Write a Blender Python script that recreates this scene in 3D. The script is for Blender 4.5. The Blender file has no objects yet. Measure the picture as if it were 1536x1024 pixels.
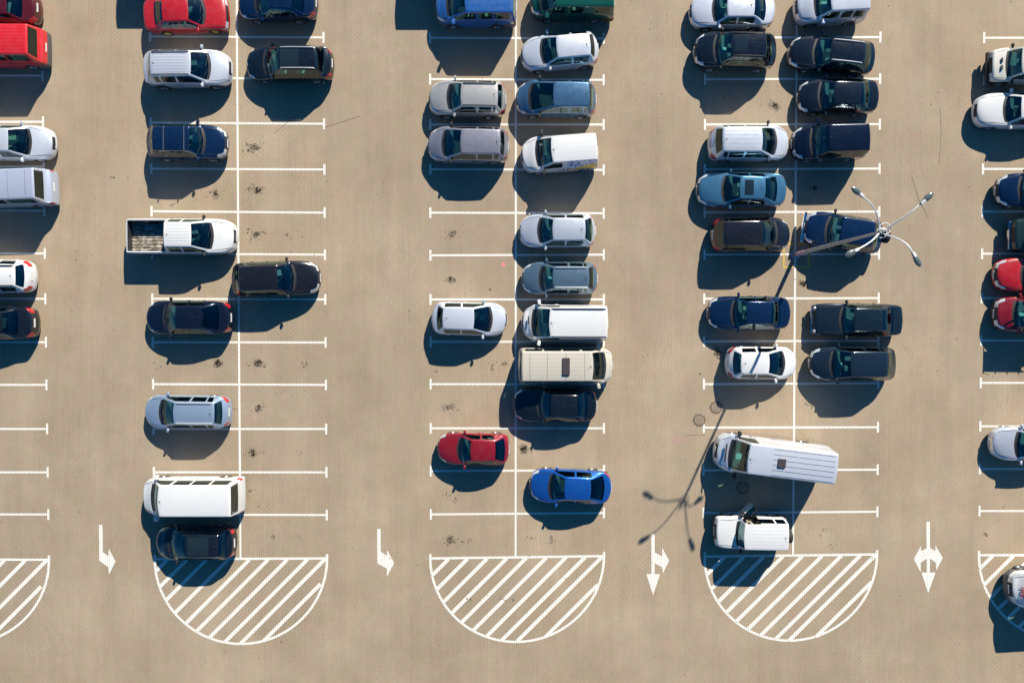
import bpy, bmesh, math, random
from mathutils import Vector, Matrix
random.seed(7)
S = bpy.context.scene
COL = S.collection
R = math.radians

# ------------------------------------------------------------------ camera
F_PX = 1092.0; CAM_H = 40.5; TILT = R(1.0)
cam_d = bpy.data.cameras.new('camera'); cam = bpy.data.objects.new('camera', cam_d); COL.objects.link(cam)
cam_d.sensor_width = 36; cam_d.lens = 36*F_PX/1536; cam_d.clip_end = 3000
cam.location = (0, 0, CAM_H); cam.rotation_euler = (-TILT, 0, 0)
S.camera = cam
# ------------------------------------------------------------------ light
SUN_EL = R(32.0); SUN_H = Vector((0.411, 0.911)).normalized()
w = bpy.data.worlds.new("World"); S.world = w; w.use_nodes = True
nt = w.node_tree; bg = nt.nodes['Background']
sky = nt.nodes.new('ShaderNodeTexSky'); sky.sky_type = 'NISHITA'; sky.sun_disc = False
sky.sun_elevation = SUN_EL; sky.sun_rotation = math.atan2(SUN_H.x, SUN_H.y)
sky.air_density = 1.0; sky.dust_density = 0.3; sky.ozone_density = 3.0
hs = nt.nodes.new('ShaderNodeHueSaturation'); hs.inputs['Saturation'].default_value = 1.45; hs.inputs['Value'].default_value = 1.0
nt.links.new(sky.outputs[0], hs.inputs['Color']); nt.links.new(hs.outputs[0], bg.inputs[0]); bg.inputs[1].default_value = 0.057
sd = bpy.data.lights.new('sun', 'SUN'); sd.energy = 5.0; sd.angle = R(0.5); sd.color = (1.0, 0.93, 0.80)
sun = bpy.data.objects.new('sun', sd); COL.objects.link(sun)
to_sun = Vector((SUN_H.x*math.cos(SUN_EL), SUN_H.y*math.cos(SUN_EL), math.sin(SUN_EL)))
sun.rotation_euler = to_sun.to_track_quat('Z', 'Y').to_euler(); sun.location = to_sun*60
S.view_settings.view_transform = 'Standard'; S.view_settings.look = 'None'
S.view_settings.gamma = 1; S.view_settings.exposure = 0.8

# a point of the photograph (1536x1024 px) -> the place at height z
def P(px, py, z=0.0):
    x = (px-768)/F_PX; y = -(py-512)/F_PX; zz = -1.0
    c, s = math.cos(-TILT), math.sin(-TILT)
    y, zz = y*c - zz*s, y*s + zz*c
    t = (z-CAM_H)/zz
    return Vector((x*t, y*t, z))

# ------------------------------------------------------------------ materials
def mat(name, col, rough=.5, metal=0., coat=0., spec=.5, coat_rough=.04):
    m = bpy.data.materials.new(name); m.use_nodes = True
    b = m.node_tree.nodes['Principled BSDF']
    b.inputs['Base Color'].default_value = (*col, 1); b.inputs['Roughness'].default_value = rough
    b.inputs['Metallic'].default_value = metal; b.inputs['Coat Weight'].default_value = coat
    b.inputs['Coat Roughness'].default_value = coat_rough; b.inputs['Specular IOR Level'].default_value = spec
    return m
def N(m, t, **kw):
    n = m.node_tree.nodes.new(t)
    for k, v in kw.items():
        if hasattr(n, k): setattr(n, k, v)
        else: n.inputs[k.replace('_', ' ')].default_value = v
    return n
def Lk(m, a, b): m.node_tree.links.new(a, b)
def ramp(m, src, stops):
    r = m.node_tree.nodes.new('ShaderNodeValToRGB'); el = r.color_ramp.elements
    el[0].position, el[0].color = stops[0][0], (*stops[0][1], 1)
    el[1].position, el[1].color = stops[-1][0], (*stops[-1][1], 1)
    for p, c in stops[1:-1]:
        e = el.new(p); e.color = (*c, 1)
    Lk(m, src, r.inputs[0]); return r
def dusty(m, col, amt=.18, scale=3.0):
    """light uneven dust film on a surface: own colour varies a little"""
    b = m.node_tree.nodes['Principled BSDF']
    tc = N(m, 'ShaderNodeTexCoord'); n1 = N(m, 'ShaderNodeTexNoise'); n1.inputs['Scale'].default_value = scale
    n1.inputs['Detail'].default_value = 6; Lk(m, tc.outputs['Object'], n1.inputs['Vector'])
    amt = min(amt, .012+.12*max(col)**.5)*(.35 if max(col) < .1 else 1)
    d = tuple(c*(1-amt)+amt*g for c, g in zip(col, (.30, .28, .25)))
    r = ramp(m, n1.outputs[0], [(.38, col), (.72, d)])
    Lk(m, r.outputs[0], b.inputs['Base Color'])
    dk = max(col) < .15
    r2 = N(m, 'ShaderNodeMapRange'); r2.inputs[3].default_value = .12 if dk else .24; r2.inputs[4].default_value = .26 if dk else .44
    Lk(m, n1.outputs[0], r2.inputs[0]); Lk(m, r2.outputs[0], b.inputs['Roughness'])
    return m
_pc = {}
def paint(name, col, metal=.0, amt=.12):
    k = (name)
    if k not in _pc:
        _pc[k] = dusty(mat('paint_'+name, col, .35, metal, 1.0, .5, .06), col, amt)
    return _pc[k]

GLASS = bpy.data.materials.new('tinted_glass'); GLASS.use_nodes = True
_n = GLASS.node_tree; _n.nodes.clear()
_o = _n.nodes.new('ShaderNodeOutputMaterial'); _mx = _n.nodes.new('ShaderNodeMixShader')
_t = _n.nodes.new('ShaderNodeBsdfTransparent'); _t.inputs[0].default_value = (.34, .66, .66, 1)
_g = _n.nodes.new('ShaderNodeBsdfGlossy'); _g.inputs[0].default_value = (.75, .95, 1.0, 1); _g.inputs[1].default_value = .03
_f = _n.nodes.new('ShaderNodeFresnel'); _f.inputs[0].default_value = 1.85
_n.links.new(_f.outputs[0], _mx.inputs[0]); _n.links.new(_t.outputs[0], _mx.inputs[1]); _n.links.new(_g.outputs[0], _mx.inputs[2])
_n.links.new(_mx.outputs[0], _o.inputs[0])
DGLASS = GLASS.copy(); DGLASS.name = 'dark_glass'
for n_ in DGLASS.node_tree.nodes:
    if n_.type == 'BSDF_TRANSPARENT': n_.inputs[0].default_value = (.06, .09, .09, 1)

BLACK = mat('black_plastic', (.018, .018, .02), .55)
GAP = mat('panel_gap', (.01, .01, .011), .7)
RUBBER = mat('tyre_rubber', (.022, .022, .023), .8)
ALLOY = mat('alloy', (.5, .5, .52), .3, .9)
STEEL = mat('steel_wheel', (.12, .12, .125), .5, .4)
GOLD = mat('yellow_hub', (.62, .47, .12), .45, .3)
CHROME = mat('chrome', (.75, .75, .77), .12, 1.0)
LAMPW = mat('clear_lamp', (.62, .66, .70), .12, .35, 1.0)
LAMPR = mat('red_lamp', (.42, .012, .018), .15, 0, 1.0)
PLATE = mat('white_plate', (.55, .55, .56), .4)
SEATD = mat('dark_upholstery', (.17, .17, .175), .85)
SEATL = mat('grey_upholstery', (.30, .29, .27), .85)
SEATB = mat('beige_upholstery', (.42, .35, .25), .85)
DASH = mat('dashboard', (.15, .155, .16), .6)
RAILM = mat('brushed_rail', (.78, .78, .80), .38, .6)
CARPET = mat('floor_carpet', (.035, .036, .038), .9)
PAPER = mat('paper', (.7, .72, .68), .6)
VEST = mat('hi_vis_fabric', (.45, .62, .03), .7)
BUMPG = mat('grey_bumper', (.09, .09, .095), .6)

# ------------------------------------------------------------------ mesh helpers
def link(name, me, m=None, parent=None):
    o = bpy.data.objects.new(name, me); COL.objects.link(o)
    if m is not None and me is not None and not me.materials: me.materials.append(m)
    if parent is not None: o.parent = parent
    return o
def tag(o, label=None, cat=None, group=None, kind=None):
    if label: o['label'] = label
    if cat: o['category'] = cat
    if group: o['group'] = group
    if kind: o['kind'] = kind
    return o
class MB:
    def __init__(s): s.v = []; s.f = []; s.sm = []
    def add(s, vs, fs, smooth=False):
        b = len(s.v); s.v += [tuple(v) for v in vs]; s.f += [tuple(b+i for i in f) for f in fs]; s.sm += [smooth]*len(fs); return s
    def box(s, c, d, rz=0, bev=0, top=1.0):
        """box centre c, dims d; bev rounds the plan corners/top a little; top scales the upper face"""
        hx, hy, hz = d[0]/2, d[1]/2, d[2]/2
        M = Matrix.Rotation(rz, 3, 'Z')
        def ring(z, ix, iy, k=1):
            b = min(bev, hx*.9, hy*.9)
            if b <= 0: pts = [(hx, hy), (-hx, hy), (-hx, -hy), (hx, -hy)]
            else:
                pts = []
                for sx, sy, a0 in ((1, 1, 0), (-1, 1, 90), (-1, -1, 180), (1, -1, 270)):
                    for a in (0, 45, 90):
                        an = R(a0+a); pts.append((sx*(hx-b)+b*math.cos(an), sy*(hy-b)+b*math.sin(an)))
            return [Vector(c)+M @ Vector((x*k-ix*(1 if x > 0 else -1), y*k-iy*(1 if y > 0 else -1), z)) for x, y in pts]
        if bev > 0:
            e = min(bev, hz)*.5
            rs = [ring(-hz, 0, 0), ring(hz-e, 0, 0, 1-(1-top)*.8), ring(hz, e, e, top)]
        else: rs = [ring(-hz, 0, 0), ring(hz, 0, 0, top)]
        n = len(rs[0]); vs = sum(rs, []); fs = []
        for k in range(len(rs)-1):
            for i in range(n): fs.append((k*n+i, k*n+(i+1) % n, (k+1)*n+(i+1) % n, (k+1)*n+i))
        fs.append(tuple(reversed(range(n)))); fs.append(tuple(range((len(rs)-1)*n, len(rs)*n)))
        return s.add(vs, fs, False)
    def tube(s, pts, r, n=8, cap=True):
        pts = [Vector(p) for p in pts]; rs = r if isinstance(r, (list, tuple)) else [r]*len(pts)
        vs = []; up = None
        for i, p in enumerate(pts):
            d = (pts[min(i+1, len(pts)-1)]-pts[max(i-1, 0)]).normalized()
            if up is None: up = Vector((0, 0, 1)) if abs(d.z) < .9 else Vector((1, 0, 0))
            a = d.cross(up).normalized(); up = a.cross(d).normalized()
            for k in range(n):
                an = 2*math.pi*k/n; vs.append(p+a*math.cos(an)*rs[i]+up*math.sin(an)*rs[i])
        fs = [(i*n+k, i*n+(k+1) % n, (i+1)*n+(k+1) % n, (i+1)*n+k) for i in range(len(pts)-1) for k in range(n)]
        if cap: fs += [tuple(reversed(range(n))), tuple(range((len(pts)-1)*n, len(pts)*n))]
        return s.add(vs, fs, True)
    def lathe(s, prof, c=(0, 0, 0), axis='Z', n=24):
        vs = []
        for r_, h in prof:
            for k in range(n):
                a = 2*math.pi*k/n; x, y = r_*math.cos(a), r_*math.sin(a)
                v = (x, y, h) if axis == 'Z' else ((x, h, y) if axis == 'Y' else (h, x, y))
                vs.append(Vector(c)+Vector(v))
        fs = [(i*n+k, i*n+(k+1) % n, (i+1)*n+(k+1) % n, (i+1)*n+k) for i in range(len(prof)-1) for k in range(n)]
        if prof[0][0] > 1e-4: pass
        return s.add(vs, fs, True)
    def mesh(s, name, sharp=35):
        me = bpy.data.meshes.new(name); me.from_pydata(s.v, [], s.f)
        me.polygons.foreach_set('use_smooth', [True]*len(s.f) if any(s.sm) else [False]*len(s.f))
        bm = bmesh.new(); bm.from_mesh(me); bmesh.ops.recalc_face_normals(bm, faces=bm.faces); bm.to_mesh(me); bm.free()
        if any(s.sm): me.set_sharp_from_angle(angle=R(sharp))
        me.update(); return me
    def build(s, name, m, parent=None): return link(name, s.mesh(name), m, parent)

def wheel_meshes(r, wd, style):
    t = MB()
    t.lathe([(r*.66, -wd/2), (r*.9, -wd/2), (r*.98, -wd*.38), (r, -wd*.2), (r, wd*.2), (r*.98, wd*.38), (r*.9, wd/2), (r*.66, wd/2), (r*.62, 0), (r*.66, -wd/2)], axis='Y', n=28)
    rim = MB(); e = wd*.42
    rim.lathe([(r*.66, e), (r*.63, e*.9), (r*.6, e*.5)], axis='Y', n=28)
    rim.lathe([(.001, e*.2), (r*.6, e*.1), (r*.62, -e)], axis='Y', n=28) if style == 'steel' else rim.lathe([(.001, -e*.3), (r*.6, -e*.3)], axis='Y', n=28)
    rim.lathe([(.001, e*1.0), (r*.12, e*.95), (r*.15, e*.6)], axis='Y', n=16)
    ns = 5 if style == 'alloy' else 7
    for k in range(ns):
        a = 2*math.pi*k/ns
        d = Vector((math.cos(a), 0, math.sin(a))); q = Vector((-math.sin(a), 0, math.cos(a)))
        w1, w2 = r*.11, r*.09
        vs = [d*r*.1+q*w1+Vector((0, e*.85, 0)), d*r*.1-q*w1+Vector((0, e*.85, 0)), d*r*.64-q*w2+Vector((0, e*.8, 0)), d*r*.64+q*w2+Vector((0, e*.8, 0)),
              d*r*.1+q*w1+Vector((0, e*.3, 0)), d*r*.1-q*w1+Vector((0, e*.3, 0)), d*r*.64-q*w2+Vector((0, e*.3, 0)), d*r*.64+q*w2+Vector((0, e*.3, 0))]
        rim.add(vs, [(0, 1, 2, 3), (4, 7, 6, 5), (0, 4, 5, 1), (1, 5, 6, 2), (2, 6, 7, 3), (3, 7, 4, 0)])
    return t.mesh('tyre'), rim.mesh('rim')
_wc = {}
def wheel(parent, x, y, r, style, side, spare=False):
    k = (round(r, 2), style)
    if k not in _wc:
        _wc[k] = wheel_meshes(r, .2 if r < .34 else .235, style)
        _wc[k][0].materials.append(RUBBER); _wc[k][1].materials.append({'alloy': ALLOY, 'steel': STEEL, 'gold': GOLD}[style])
    t, rm = _wc[k]
    a = bpy.data.objects.new('wheel', t); COL.objects.link(a); a.parent = parent; a.location = (x, y, r+.004)
    if side < 0: a.rotation_euler.z = math.pi
    b = bpy.data.objects.new('rim', rm); COL.objects.link(b); b.parent = a
    return a

# ------------------------------------------------------------------ vehicle builder
# every vehicle is a lofted shell: one sheet of rows (front to rear) and columns (left to right)
# over hood, glass and roof, and a ring hanging from its edge for sides and bumpers.
T = {
 'sedan': dict(H=1.45, W=1.80, zn=.72, zc=.96, zb=1.03, zt=1.00, rail=.655, nb=.30, tb=.24, fo=.88, ro=.98, rw=.315),
 'oldsedan': dict(H=1.42, W=1.74, zn=.76, zc=.94, zb=.98, zt=.95, rail=.68, nb=.10, tb=.08, fo=.80, ro=1.02, rw=.31, ksn=.92),
 'hatch': dict(H=1.48, W=1.76, zn=.74, zc=.99, zb=1.08, zt=.98, rail=.655, nb=.32, tb=.20, fo=.84, ro=.70, rw=.31),
 'wagon': dict(H=1.50, W=1.78, zn=.72, zc=.97, zb=1.02, zt=.95, rail=.66, nb=.30, tb=.18, fo=.90, ro=.92, rw=.315),
 'suv': dict(H=1.70, W=1.85, zn=.90, zc=1.12, zb=1.15, zt=1.0, rail=.70, nb=.26, tb=.16, fo=.86, ro=.86, rw=.36),
 'mpv': dict(H=1.66, W=1.83, zn=.80, zc=1.08, zb=1.08, zt=.95, rail=.70, nb=.32, tb=.16, fo=.90, ro=.78, rw=.32),
 'smallvan': dict(H=1.83, W=1.83, zn=.90, zc=1.14, zb=1.10, zt=.95, rail=.76, nb=.28, tb=.05, fo=.86, ro=.75, rw=.31),
 'van': dict(H=1.97, W=1.92, zn=1.0, zc=1.24, zb=1.18, zt=1.0, rail=.83, nb=.24, tb=.05, fo=.88, ro=1.0, rw=.33),
 'bigvan': dict(H=2.55, W=2.00, zn=1.05, zc=1.38, zb=1.30, zt=1.1, rail=.80, nb=.26, tb=.05, fo=.95, ro=1.3, rw=.34),
 'jeep': dict(H=1.84, W=1.76, zn=1.02, zc=1.13, zb=1.18, zt=1.05, rail=.80, nb=.12, tb=.04, fo=.70, ro=.60, rw=.38, ksn=.86),
 'pickup': dict(H=1.76, W=1.84, zn=.98, zc=1.16, zb=1.14, zt=1.14, rail=.69, nb=.28, tb=.03, fo=.90, ro=1.25, rw=.37),
}
def lerp(a, b, t): return a+(b-a)*t
pend = []
def slopes(K):
    """monotone cubic slopes, so that profiles flow without kinks or overshoot"""
    n = len(K); m = [[0.]*len(K[0]) for _ in K]
    for c in range(1, len(K[0])):
        d = [(K[i+1][c]-K[i][c])/max(1e-6, K[i+1][0]-K[i][0]) for i in range(n-1)]
        for i in range(n):
            if i == 0: m[i][c] = d[0]
            elif i == n-1: m[i][c] = d[-1]
            elif d[i-1]*d[i] <= 0: m[i][c] = 0.
            else:
                h0, h1 = K[i][0]-K[i-1][0], K[i+1][0]-K[i][0]; w1, w2 = 2*h1+h0, h1+2*h0
                m[i][c] = (w1+w2)/(w1/d[i-1]+w2/d[i])
    return m
def prow(K, M, x):
    if x >= K[-1][0]: return K[-1]
    if x <= K[0][0]: return K[0]
    for i in range(len(K)-1):
        if x <= K[i+1][0]:
            h = K[i+1][0]-K[i][0]; t = (x-K[i][0])/h; t2, t3 = t*t, t*t*t
            return [x]+[(2*t3-3*t2+1)*K[i][c]+(t3-2*t2+t)*h*M[i][c]+(-2*t3+3*t2)*K[i+1][c]+(t3-t2)*h*M[i+1][c] for c in range(1, len(K[0]))]
def vehicle(name, label, cat, group, kind, face, ang, px, yc, pnt, **o):
    """px: nose, windscreen foot, windscreen head, roof end, rear glass foot, tail (photo px); yc: roof centre line"""
    p = dict(T[kind]); p.update({k: v for k, v in o.items() if k in p})
    H = p['H']; cz = math.cos(R(ang))
    zz = [.55, p['zc'], H-.06, H-.06, p['zb'], o.get('ztail', .65)]
    X = [P(a, yc, z).x for a, z in zip(px, zz)]
    sg = -1 if face == 'L' else 1
    d = [abs(x-X[0])/cz for x in X]
    out = abs(px[5]-768) > abs(px[3]-768)-6 and (px[5]-768)*(px[3]-768) > 0
    if out and kind in ('van', 'bigvan', 'smallvan', 'jeep'):
        mx = d[3]+.14
        if d[5] > mx: X[5] += (mx-d[5])*cz*(-sg); X[5] = X[0]-sg*mx*cz; d[5] = mx; d[4] = min(d[4], mx-.05)
    d[4] = max(d[4], d[3]+.05)
    if d[5] < d[4]+.05: d[5] = d[4]+.05; X[5] = X[0]-sg*d[5]*cz
    L = d[5]; xc, xw, xr, xb = d[1:5]
    Xc = (X[0]+X[5])/2; xm = (px[2]+px[3])/2
    pr = P(xm, yc, H); Y = pr.y + math.tan(R(ang))*(Xc-pr.x)
    root = bpy.data.objects.new(name, None); COL.objects.link(root); root.empty_display_size = .5
    root.location = (Xc, Y, 0); root.rotation_euler.z = R(ang)+(math.pi if face == 'L' else 0)
    tag(root, label, cat, group)
    build_car(root, kind, p, L, xc, xw, xr, xb, pnt, o)
    return root

def build_car(root, kind, p, L, xc, xw, xr, xb, pnt, o):
    H, hw = p['H'], p['W']/2
    zn, zc, zb, zt, rail, nb, tb = (p[k] for k in ('zn', 'zc', 'zb', 'zt', 'rail', 'nb', 'tb'))
    ksn = p.get('ksn', .70)
    boxy = kind in ('van', 'bigvan', 'smallvan', 'jeep')
    vanlike = kind in ('van', 'bigvan', 'smallvan')
    pick = kind == 'pickup'
    wb = .24 if not boxy else .15      # windscreen bow
    # key rows: x, zc, zr, yr, off, ks, zs
    K = []
    def k(*a): K.append(list(a))
    kn = ksn
    k(0, zn-.05, zn-.09, .60+(kn-.7)*.9, nb, kn, zn-.13)
    k(.07, zn, zn-.05, .66+(kn-.7)*.7, nb*.95, lerp(kn, 1, .35), zn-.11)
    k(.26, zn+(zc-zn)*.25, zn+(zc-zn)*.2-.03, .73+(kn-.7)*.4, nb*.75, lerp(kn, 1, .78), zn-.06)
    if xc > .75: k(.55*xc+.05, lerp(zn, zc, .66), lerp(zn, zc, .60)-.02, .79, nb*.42+.03, .985, lerp(zn, zc, .45)-.05)
    k(xc-.13, zc-.025, zc-.05, .865, wb+.02, 1, zc-.09)
    k(xc, zc-.01, zc-.03, .88, wb, 1, zc-.07)
    for t in (.33, .66):
        k(lerp(xc, xw, t), lerp(zc, H-.05, t+.03), lerp(zc-.02, H-.085, t), lerp(.88, rail+.02, t), lerp(wb, .12, t), 1, lerp(zc-.07, zc-.03, t))
    k(xw, H-.045, H-.085, rail, .11, 1, zc-.03)
    if not pick:
        k(xw+.07, H-.03, H-.062, rail, .10, 1, zc-.03)
        k(lerp(xw, xr, .45), H, H-.05, rail, .02, 1, zc-.01)
        e = .06 if boxy else .16
        k(xr-e, H-.01 if boxy else H-.035, H-.055 if boxy else H-.08, rail-(.0 if boxy else .02), -.03, 1 if boxy else .985, lerp(zc, zb, .6)-.02)
        k(xr, H-.03 if boxy else H-.06, H-.07 if boxy else H-.105, rail-(.004 if boxy else .03), -tb*.4-.02, .98, zb-.05)
        k(lerp(xr, xb, .5), lerp(H-.05, zb, .48), lerp(H-.1, zb, .5), lerp(rail-.02, .83 if not boxy else rail+.05, .5), -tb*.5-.02, .975, zb-.05)
        k(xb, zb, zb-.03, .83 if not boxy else .90, -tb*.6-.02, .965 if boxy else .95, zb-.07)
        if L-xb > .45:
            k(lerp(xb, L, .5), zb-.005, zb-.035, .80, -tb*.8-.01, .93, zb-.08)
        if L-xb > .16:
            k(L-.07, zt, zt-.03, .72 if not boxy else .88, -tb*.95, .84 if not boxy else .95, zt-.06)
        k(L, zt-.06, zt-.09, .66 if not boxy else .84, -tb, .75 if not boxy else .93, zt-.12)
    else:
        k(lerp(xw, xr, .5), H, H-.045, rail, .0, 1, zc)
        k(xr-.05, H-.01, H-.06, rail, -.0, 1, zc+.0)
        k(xr, H-.04, H-.09, rail-.01, -.01, 1, zc+.0)
        k(xr+.06, lerp(H, zb, .5), lerp(H, zb, .5), rail+.08, -.01, 1, zc+.0)
        k(xr+.10, zb, zb, .90, 0, 1, zb-.01)
        k(xr+.17, zb, zb, .90, 0, 1, zb-.01)
        k(lerp(xr, L, .6), zb, zb, .90, 0, 1, zb-.01)
        k(L-.11, zb, zb, .90, 0, .99, zb-.01)
        k(L-.08, zb, zb, .90, -.01, .985, zb-.01)
        k(L, zb-.02, zb-.02, .88, -.03, .95, zb-.04)
    K.sort(key=lambda r_: r_[0])
    # side windows
    four = o.get('doors', 4)
    wins = []
    xB = o.get('xB', xw+.40*(xr-xw) if kind in ('sedan', 'oldsedan', 'hatch') else min(xw+.85, xw+.45*(xr-xw)))
    if vanlike: xB = xw+.55
    if pick: xB = xw+.62
    s0 = xc+.18*(xw-xc)+.04
    if kind == 'hatch' and four == 2: wins = [(s0, xw+.75), (xw+.84, xr-.12)]
    elif kind in ('sedan', 'oldsedan'): wins = [(s0, xB-.04), (xB+.05, xr+.10)]
    elif kind == 'hatch': wins = [(s0, xB-.04), (xB+.05, xr-.02)]
    elif kind in ('wagon', 'suv', 'mpv', 'jeep'):
        xC = min(xB+.85, xr-.35)
        wins = [(s0, xB-.04), (xB+.05, xC), (xC+.09, xr-.10)] if xr-xC > .3 else [(s0, xB-.04), (xB+.05, xr-.12)]
    elif pick: wins = [(s0, xB-.04), (xB+.05, xr-.12)]
    else:
        wins = [(s0, xB-.02)]
        if o.get('glazed'):
            n_ = o['glazed']; a, b = xB+.1, xr-.10; st = (b-a)/n_
            wins += [(a+i*st, a+(i+1)*st-.09) for i in range(n_)]
    # extra rows: window edges, door gaps
    gaps = []
    if vanlike: gaps = [xc+.12, xB+.04, xB+1.1]
    elif pick: gaps = [xc+.1, xB, xr-.04]
    else:
        gaps = [xc+.12, xB, min(xB+.95, L-p['ro']+.05)] if four == 4 else [xc+.12, xw+.8]
    ex = set()
    for a, b in wins: ex.add(a); ex.add(b)
    for g_ in gaps: ex.add(g_-.008); ex.add(g_+.008)
    ex.add(.075 if kind != 'jeep' else .09)
    keyx = [r_[0] for r_ in K]
    allx = sorted(set(keyx) | {e for e in ex if .02 < e < L-.02})
    xs = [allx[0]]
    for a in allx[1:]:
        gsp = a-xs[-1]
        if gsp < .006 and a not in keyx: continue
        n_ = max(1, int(math.ceil(gsp/.17)))
        for i in range(1, n_+1): xs.append(xs[-1]+gsp/n_ if i < n_ else a)
    SL = slopes(K)
    def row(x): return prow(K, SL, x)
    NC = 17; rows = []
    for x in xs:
        _, z0, zr, yr, off, ks, zs = row(x)
        ys = hw*ks; yb = ys-.035; zbt = zs+.035; yrr = yr*hw
        if yrr > yb-.02: yrr = yb-.02
        half = [(ys, zs), (yb, zbt)]
        half.append((lerp(yb, yrr, .5)+.018*min(1, (zr-zbt)/.3), lerp(zbt, zr, .52)))
        half.append((lerp(yb, yrr, .88), lerp(zbt, zr, .90)))
        half.append((yrr, zr))
        for s_ in (.07, .36, .68, 1):
            y = yrr*(1-s_); half.append((y, zr+(z0-zr)*(1-(y/yrr)**2)))
        full = half + [(-y, z) for y, z in reversed(half[:-1])]
        rows.append([Vector((x+off*(y/hw)**2, y, z)) for y, z in full])
    # keep the rows in order along every column
    for j in range(NC):
        for i in range(1, len(rows)):
            if rows[i][j].x < rows[i-1][j].x+.004: rows[i][j].x = rows[i-1][j].x+.004
        mx = L-tb*(rows[-1][j].y/hw)**2
        if rows[-1][j].x > mx+.02:
            pass
    M_ = len(rows)
    def cx(i): return (xs[i]+xs[i+1])/2
    verts = []; vid = {}
    for i in range(M_):
        for j in range(NC):
            v = rows[i][j]; vid[i, j] = len(verts); verts.append(Vector((L/2-v.x, v.y, v.z)))
    owners = ['body', 'windshield', 'rear_window', 'cowl', 'gap', 'headlight', 'headlight', 'taillight', 'taillight', 'grille', 'front_bumper', 'rear_bumper', 'side_graphic']
    OI = dict(body=0, windshield=1, rear_window=2, cowl=3, gap=4, headR=6, headL=5, tailL=7, tailR=8, grille=9, fb=10, rb=11, graphic=12)
    nwin = 13
    for a, b in wins: owners += ['side_window', 'side_window']
    faces = []; fo_ = []
    odoor = o.get('open_door')   # removes the right front door from the shell
    for i in range(M_-1):
        x = cx(i)
        for j in range(NC-1):
            left = j < 8; jj = j if left else NC-2-j
            ow = 0
            if 4 < jj <= 7 and xc < x < xw: ow = 1
            elif 4 < jj <= 7 and xc-.13 < x < xc: ow = 3
            elif 4 < jj <= 7 and not pick and xr < x < xb and not o.get('blind'): ow = 2
            elif jj == 4 and not pick and xr < x < xb and not o.get('blind') and boxy: ow = 0
            elif pick and jj > 4 and xr < x < xr+.10: ow = 2
            elif pick and xr+.17 < x < L-.11 and jj >= 4: ow = None
            elif jj == 3 and .08 < x < xc-.10: ow = 4
            elif jj == 3 and kind in ('sedan', 'oldsedan') and xb < x < L-.05: ow = 4
            elif jj >= 3 and kind in ('sedan', 'oldsedan') and False: ow = 4
            elif jj <= 2 and x < o.get('hl', .27) and kind not in ('jeep', 'oldsedan'): ow = 5 if left else 6
            elif jj <= 2 and x > L-.10 and kind in ('sedan', 'hatch', 'wagon', 'suv', 'mpv'): ow = 7 if left else 8
            elif jj in (1, 2):
                for wi, (a, b) in enumerate(wins):
                    if a < x < b: ow = nwin+wi*2+(0 if left else 1)
            if o.get('graphic') and left and jj <= 3 and x > xB+.15 and x < L-.15: ow = 12
            if odoor and not left and jj <= 3 and xc+.16 < x < xc+1.02: ow = None
            if ow is None: continue
            faces.append((vid[i, j], vid[i, j+1], vid[i+1, j+1], vid[i+1, j])); fo_.append(ow)
    # ring
    ring = [(0, j) for j in range(NC)] + [(i, NC-1) for i in range(1, M_)] + [(M_-1, j) for j in range(NC-2, -1, -1)] + [(i, 0) for i in range(M_-2, 0, -1)]
    n = len(ring); rp = [verts[vid[a]] for a in ring]
    fx, rx = L/2-p['fo'], -L/2+p['ro']; rw = p['rw']; AR = rw+.055
    lev = [.14, .42, .72, 1.0]; prev = [vid[a] for a in ring]
    zmin = .23+(.10 if kind in ('suv', 'jeep', 'pickup') else 0)
    sofs = [.018, .032, .028, -.01]; fofs = [.02, .055, .10, .03]
    norms = []
    for q in range(n):
        t = rp[(q+1) % n]-rp[(q-1) % n]; nn = Vector((-t.y, t.x, 0))
        if nn.length < 1e-6: nn = Vector((0, 1, 0))
        nn.normalize()
        if nn.dot(Vector((rp[q].x*.3, rp[q].y, 0))) < 0 and abs(nn.y) > .5: nn.negate()
        if abs(nn.x) > .6 and nn.x*rp[q].x < 0: nn.negate()
        norms.append(nn)
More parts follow.
